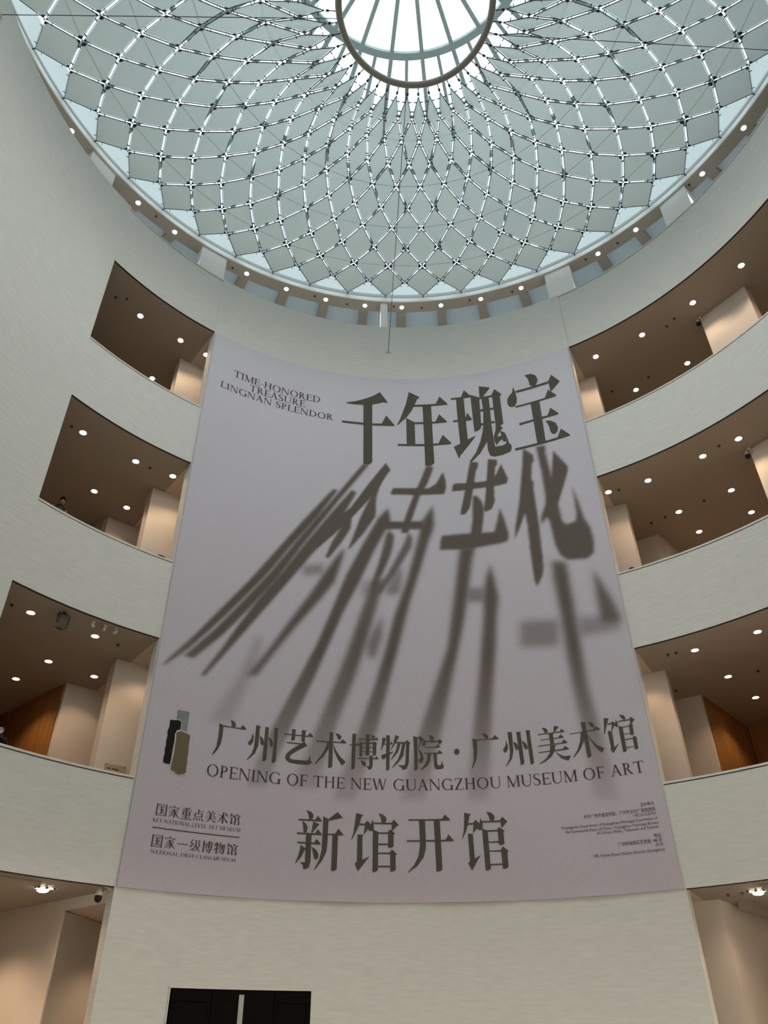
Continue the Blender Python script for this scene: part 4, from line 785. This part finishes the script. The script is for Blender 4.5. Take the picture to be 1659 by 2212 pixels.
b = MB(); b.arc(R0-0.03, R0-0.0, -30.3, -30.19, 0, 3.05); b.arc(R0-0.03, R0, -14.29, -14.18, 0, 3.05); b.arc(R0-0.03, R0, -30.3, -14.18, 3.02, 3.05)
st(b.build('trim_door', COPING))

# ------------------------------------------------------------------ dome cameras, stage light, spots, sign
def dome_camera(loc, az, label, arm=0.0, up=0.0):
    o = empty('dome_camera', loc, label, 'camera', rz=-math.radians(az))
    b = MB(); b.lathe([(0.0, 0.14), (0.04, 0.14), (0.045, 0.10), (0.075, 0.04), (0.078, 0.0)], 18); b.build('housing', WHITEP, o)
    b = MB(); b.lathe([(0.075, 0.0), (0.075, -0.06), (0.06, -0.105), (0.03, -0.13), (0.0, -0.135)], 18); b.build('dome', DARK, o)
    b = MB(); b.tube([(0, 0, 0.13), (0, 0, 0.19), (arm*.25, 0, 0.215), (arm, 0, 0.16+up)], [0.03, 0.028, 0.03, 0.035], 8)
    b.box(arm-0.02, arm+0.02, -0.05, 0.05, 0.05+up, 0.25+up); b.build('bracket', WHITEP, o)
dome_camera(P(11.18, -39.35, 4.62), -39.3, 'white dome security camera on a bracket at the lower left end of the banner wall', arm=0.24)
dome_camera(P(12.8, 49.4, 22.1-.02), 49.5, 'small dome camera on the pier corner of the top right gallery', arm=0.13)
dome_camera(P(12.8, 49.4, 16.22), 49.5, 'small dome camera on the pier corner of the middle right gallery', arm=0.13)
o = empty('stage_light', P(11.38, -50.25, CEIL[1]), 'boxy grey stage light hanging on a yoke from the lowest left gallery ceiling', 'lamp', rz=math.radians(50))
GREYB = mat('olive_grey_plastic', (0.13, 0.13, 0.10), 0.6)
b = MB(); b.tube([(0, 0, 0), (0, 0, -0.07)], 0.03, 8); b.build('stem', DARK, o)
b = MB(); b.tube([(-0.13, 0, -0.32), (-0.14, 0, -0.10), (-0.10, 0, -0.06), (0.10, 0, -0.06), (0.14, 0, -0.10), (0.13, 0, -0.32)], 0.014, 6); b.build('yoke', DARK, o)
b = MB(); T = Matrix.Translation((0, 0, -0.24)) @ Matrix.Rotation(0.25, 4, 'X'); b.box(-0.105, 0.105, -0.09, 0.09, -0.15, 0.14, T=T); b.box(-0.09, 0.09, -0.075, 0.075, -0.19, -0.15, T=T); b.build('lamp_body', GREYB, o)
b = MB(); b.lathe([(0.0, -0.2), (0.06, -0.2), (0.065, -0.185)], 14, T=T); b.build('front_lens', DARK, o)
b = MB(); b.box(0.105, 0.125, -0.09, 0.09, -0.15, 0.14, T=T); b.build('side_plate', DARK, o)
for i, (r, az) in enumerate(((11.30, -46.55), (11.28, -45.0), (11.27, -43.5))):
    o = empty('spotlight', P(r, az, CEIL[1]), 'small unlit white spotlight on the lowest left gallery ceiling, %s right of the stage light' % ORD[i], 'lamp', 'small unlit spotlights', rz=0.6*i)
    b = MB(); b.lathe([(0.05, 0), (0.05, -0.02), (0.012, -0.022), (0.012, -0.06)], 12); b.build('base', WHITEP, o)
    T = Matrix.Translation((0, 0, -0.08)) @ Matrix.Rotation(1.0, 4, 'X'); b = MB(); b.lathe([(0.0, 0.05), (0.035, 0.045), (0.045, -0.06), (0.035, -0.062)], 14, T=T); b.build('spot_head', WHITEP, o)
    b = MB(); b.lathe([(0.0, -0.055), (0.036, -0.055)], 14, T=T); b.build('spot_lens', DARK, o)
o = empty('wall_sign', P(12.84, -37.45, 7.75), 'small clear wall sign with a dark arrow on the pale pier left of the banner', 'sign', rz=math.radians(37.45))
b = MB(); b.box(-0.27, 0.27, 0.0, 0.012, -0.11, 0.11); b.build('plate', mat('tan_acrylic', (0.50, 0.42, 0.32), 0.2), o)
SIGNI = mat('brown_sign_ink', (0.10, 0.05, 0.02), 0.7)
b = MB(); b.box(-0.22, -0.15, -0.004, 0, -0.008, 0.008); b.add([(-0.16, -0.004, 0.035), (-0.16, -0.004, -0.035), (-0.115, -0.004, 0)], [(0, 1, 2)]); b.build('arrow', SIGNI, o)
b = MB(); b.box(-0.08, -0.03, -0.004, 0, -0.012, 0.014); b.box(-0.02, 0.03, -0.004, 0, -0.014, 0.012); b.box(0.035, 0.09, -0.004, 0, -0.016, 0.014); b.build('sign_text', SIGNI, o)
b = MB()
for sx, sz in ((-.25, .09), (.25, .09), (-.25, -.09), (.25, -.09)): b.tube([(sx, -0.012, sz), (sx, 0.0, sz)], 0.012, 8)
b.build('standoff', SIGNI, o)

# ------------------------------------------------------------------ people behind the parapets
SKIN = mat('skin', (0.30, 0.16, 0.10), 0.6); SKINL = mat('pale_skin', (0.50, 0.33, 0.26), 0.6); HAIR = mat('black_hair', (0.004, 0.0035, 0.0035), 0.9, spec=0.05)
def person(r, az, floor, height, label, coat, trousers, skin, turn=0.0, mask=False, collar=None, lean=0.12):
    root = empty('person', P(r, az, floor), label, 'person', rz=-math.radians(az)+turn)     # local -y looks into the atrium
    k = height/1.72
    J = {'pelvis': (0, 0.05, 0.95), 'waist': (0, 0.03, 1.10), 'chest': (0, -0.02, 1.30), 'neck': (0, -0.05-lean*.3, 1.47), 'head': (0, -0.08-lean*.5, 1.54),
         'hipL': (.10, .05, .90), 'kneeL': (.11, .02, .50), 'ankL': (.11, .06, .09), 'toeL': (.13, -.12, .04), 'hipR': (-.10, .05, .90), 'kneeR': (-.11, .02, .50), 'ankR': (-.11, .06, .09), 'toeR': (-.13, -.12, .04),
         'shL': (.18, -.03, 1.40), 'elL': (.25, -.05, 1.14), 'wrL': (.14, -.25, 1.05), 'shR': (-.18, -.03, 1.40), 'elR': (-.25, -.05, 1.14), 'wrR': (-.14, -.25, 1.05)}
    RAD = {'pelvis': .15, 'waist': .14, 'chest': .16, 'neck': .062, 'head': .055, 'hipL': .10, 'hipR': .10, 'kneeL': .062, 'kneeR': .062, 'ankL': .045, 'ankR': .045, 'toeL': .035, 'toeR': .035, 'shL': .085, 'shR': .085, 'elL': .06, 'elR': .06, 'wrL': .036, 'wrR': .036}
    E = [('pelvis', 'waist'), ('waist', 'chest'), ('chest', 'neck'), ('neck', 'head'), ('pelvis', 'hipL'), ('hipL', 'kneeL'), ('kneeL', 'ankL'), ('ankL', 'toeL'), ('pelvis', 'hipR'), ('hipR', 'kneeR'), ('kneeR', 'ankR'), ('ankR', 'toeR'), ('chest', 'shL'), ('shL', 'elL'), ('elL', 'wrL'), ('chest', 'shR'), ('shR', 'elR'), ('elR', 'wrR')]
    def skin_obj(name, J, RAD, E, rootk, m, parent, sub=2):
        ks = list(J); me = bpy.data.meshes.new(name); me.from_pydata([tuple(c*k for c in J[q]) for q in ks], [(ks.index(a), ks.index(b)) for a, b in E], []); o = link(name, me, parent)
        o.modifiers.new('skin', 'SKIN'); o.modifiers.new('sub', 'SUBSURF').levels = sub; o.modifiers['sub'].render_levels = sub
        if not me.skin_vertices: me.skin_vertices.new() if hasattr(me.skin_vertices, 'new') else None
        bm = bmesh.new(); bm.from_mesh(me); ly = bm.verts.layers.skin.verify(); bm.verts.ensure_lookup_table()
        for i, q in enumerate(ks): bm.verts[i][ly].radius = (RAD[q]*k, RAD[q]*k); bm.verts[i][ly].use_root = (q == rootk)
        bm.to_mesh(me); bm.free()
        dg_ = bpy.context.evaluated_depsgraph_get(); ev = o.evaluated_get(dg_); m2 = bpy.data.meshes.new_from_object(ev)
        o.modifiers.clear(); o.data = m2
        for p_ in m2.polygons: p_.use_smooth = True
        m2.materials.clear(); [m2.materials.append(x) for x in (m if isinstance(m, list) else [m])]
        return o
    body = skin_obj('body', J, RAD, E, 'pelvis', [coat, trousers, skin], root)
    for p_ in body.data.polygons:
        z = p_.center.z/k; p_.material_index = 1 if z < .88 and abs(p_.center.x) < .2*k else (2 if z > 1.475 else 0)
    # head: egg with brow, nose, mouth, chin and ears, tipped forward
    T = Matrix.Translation(Vector(J['head'])*k+Vector((0, -0.01, 0.07*k))) @ Matrix.Rotation(0.05+lean*1.9, 4, 'X')
    n, mrg = 20, []; V = []; F = []
    for i in range(15):
        ph = PI*i/14; 
        for j in range(n):
            th = 2*PI*j/n; x = math.sin(ph)*math.cos(th); y = math.sin(ph)*math.sin(th); z = -math.cos(ph)
            w = 1-.24*max(0, -z)**1.3; X, Y, Z = .076*x*w, .094*y*(1-.12*max(0, -z)), .118*z
            f = max(0, -y)
            Y -= f**4*.022*math.exp(-((Z+.018)/.022)**2-(X/.014)**2); Y += f*.010*math.exp(-((Z-.008)/.014)**2-((abs(X)-.03)/.014)**2); Y -= f*.007*math.exp(-((Z+.055)/.012)**2-(X/.024)**2)
            V.append(T @ (Vector((X, Y, Z))*k))
    for i in range(14):
        for j in range(n): F.append((i*n+j, i*n+(j+1) % n, (i+1)*n+(j+1) % n, (i+1)*n+j))
    hd = mesh('head', V, F, skin, root, True)
    for s in (-1, 1):
        b = MB(); b.ball((s*.078*k, .008*k, -.005*k), .012*k, .02*k, .032*k, 10, T=T); b.build('ear', skin, hd)
        b = MB(); b.ball((s*.03*k, -.080*k, .008*k), .014*k, .008*k, .006*k, 8, T=T); b.build('eye', DARK, hd)
    b = MB(); b.ball((0, -.088*k, -.055*k), .024*k, .008*k, .005*k, 8, T=T); b.build('mouth', mat('lips', (.22, .07, .06), .5), hd)
    V = []; F = []
    for i in range(9):
        ph = PI*.62*i/8
        for j in range(n):
            th = 2*PI*j/n; fr = max(0, -math.sin(th)); p_ = ph*(1-.42*fr)
            V.append(T @ (Vector((.083*math.sin(p_)*math.cos(th), .102*math.sin(p_)*math.sin(th)+.004, .126*math.cos(p_)))*k))
    for i in range(8):
        for j in range(n): F.append((i*n+(j+1) % n, i*n+j, (i+1)*n+j, (i+1)*n+(j+1) % n))
    mesh('hair', V, F, HAIR, root, True)
    if mask:
        b = MB(); b.ball((0, -.066*k, -.047*k), .056*k, .034*k, .044*k, 14, T=T); b.build('face_mask', mat('white_mask', (.62, .60, .58), .8), hd)
    if collar:
        b = MB(); c0 = Vector(J['neck'])*k
        b.lathe([(.075*k, .055*k), (.092*k, .04*k), (.115*k, -.02*k), (.15*k, -.06*k)], 16, T=Matrix.Translation(c0)); b.build('collar', collar, root)
    # hands: palm and five bent fingers each, resting on the coping
    for s in (-1, 1):
        w = Vector(J['wrL'])*k; w.x *= s; HJ = {'w': tuple(w/k), 'p': ((w.x/k)-s*.01, w.y/k-.055, w.z/k+.005)}; HR = {'w': .03, 'p': .027}; HE = [('w', 'p')]
        for fi, (dx, L_) in enumerate(((-.028, .070), (-.010, .080), (.010, .075), (.028, .060))):
            bx, by, bz = HJ['p'][0]+dx*.5, HJ['p'][1]-.012, HJ['p'][2]
            for q, (f1, dz) in enumerate(((.45, .004), (.8, -.008), (1.0, -.024))): HJ['f%d%d' % (fi, q)] = (bx+dx*.6*f1, by-L_*f1, bz+dz); HR['f%d%d' % (fi, q)] = .0085
            HE += [('p', 'f%d0' % fi), ('f%d0' % fi, 'f%d1' % fi), ('f%d1' % fi, 'f%d2' % fi)]
        HJ['t0'] = (w.x/k-s*.035, w.y/k-.045, w.z/k-.004); HJ['t1'] = (w.x/k-s*.05, w.y/k-.075, w.z/k-.010); HR['t0'] = HR['t1'] = .010; HE += [('w', 't0'), ('t0', 't1')]
        skin_obj('hand', HJ, HR, HE, 'w', skin, root, 1)
    return root
KHAKI = mat('grey_green_coat', (0.22, 0.23, 0.18), 0.8); BLACKC = mat('black_coat', (0.006, 0.006, 0.006), 0.8); TROU = mat('dark_trousers', (0.02, 0.02, 0.025), 0.8)
person(11.52, -54.3, FLR[1], 1.70, 'short-haired person in grey coat and black collar looking down over the middle left parapet', KHAKI, TROU, SKIN, turn=-0.25, collar=BLACKC, lean=0.25)
person(11.55, -53.5, FLR[0], 1.63, 'person in black coat and white face mask behind the lowest left parapet', BLACKC, TROU, SKINL, turn=-0.3, mask=True, collar=BLACKC, lean=0.05)
def bag(r, az, z, label, w=.16):
    o = empty('bag', P(r, az, z), label, 'bag', rz=-math.radians(az))
    b = MB(); b.ball((0, 0, .045), w, .07, .055, 14); b.build('body', mat('black_nylon', (.012, .012, .014), .7), o)
    b = MB(); b.tube([(-w*.8, 0, .06), (-w*.3, 0, .105), (w*.3, 0, .10), (w*.8, 0, .05)], .012, 6); b.build('strap', mat('grey_webbing', (.16, .15, .15), .8), o)
bag(11.12, -39.75, TOPZ[1], 'small black and grey bag lying on the middle left parapet beside the banner')
bag(11.12, 32.3, TOPZ[1], 'small black bag lying on the middle right parapet beside the banner', .09)
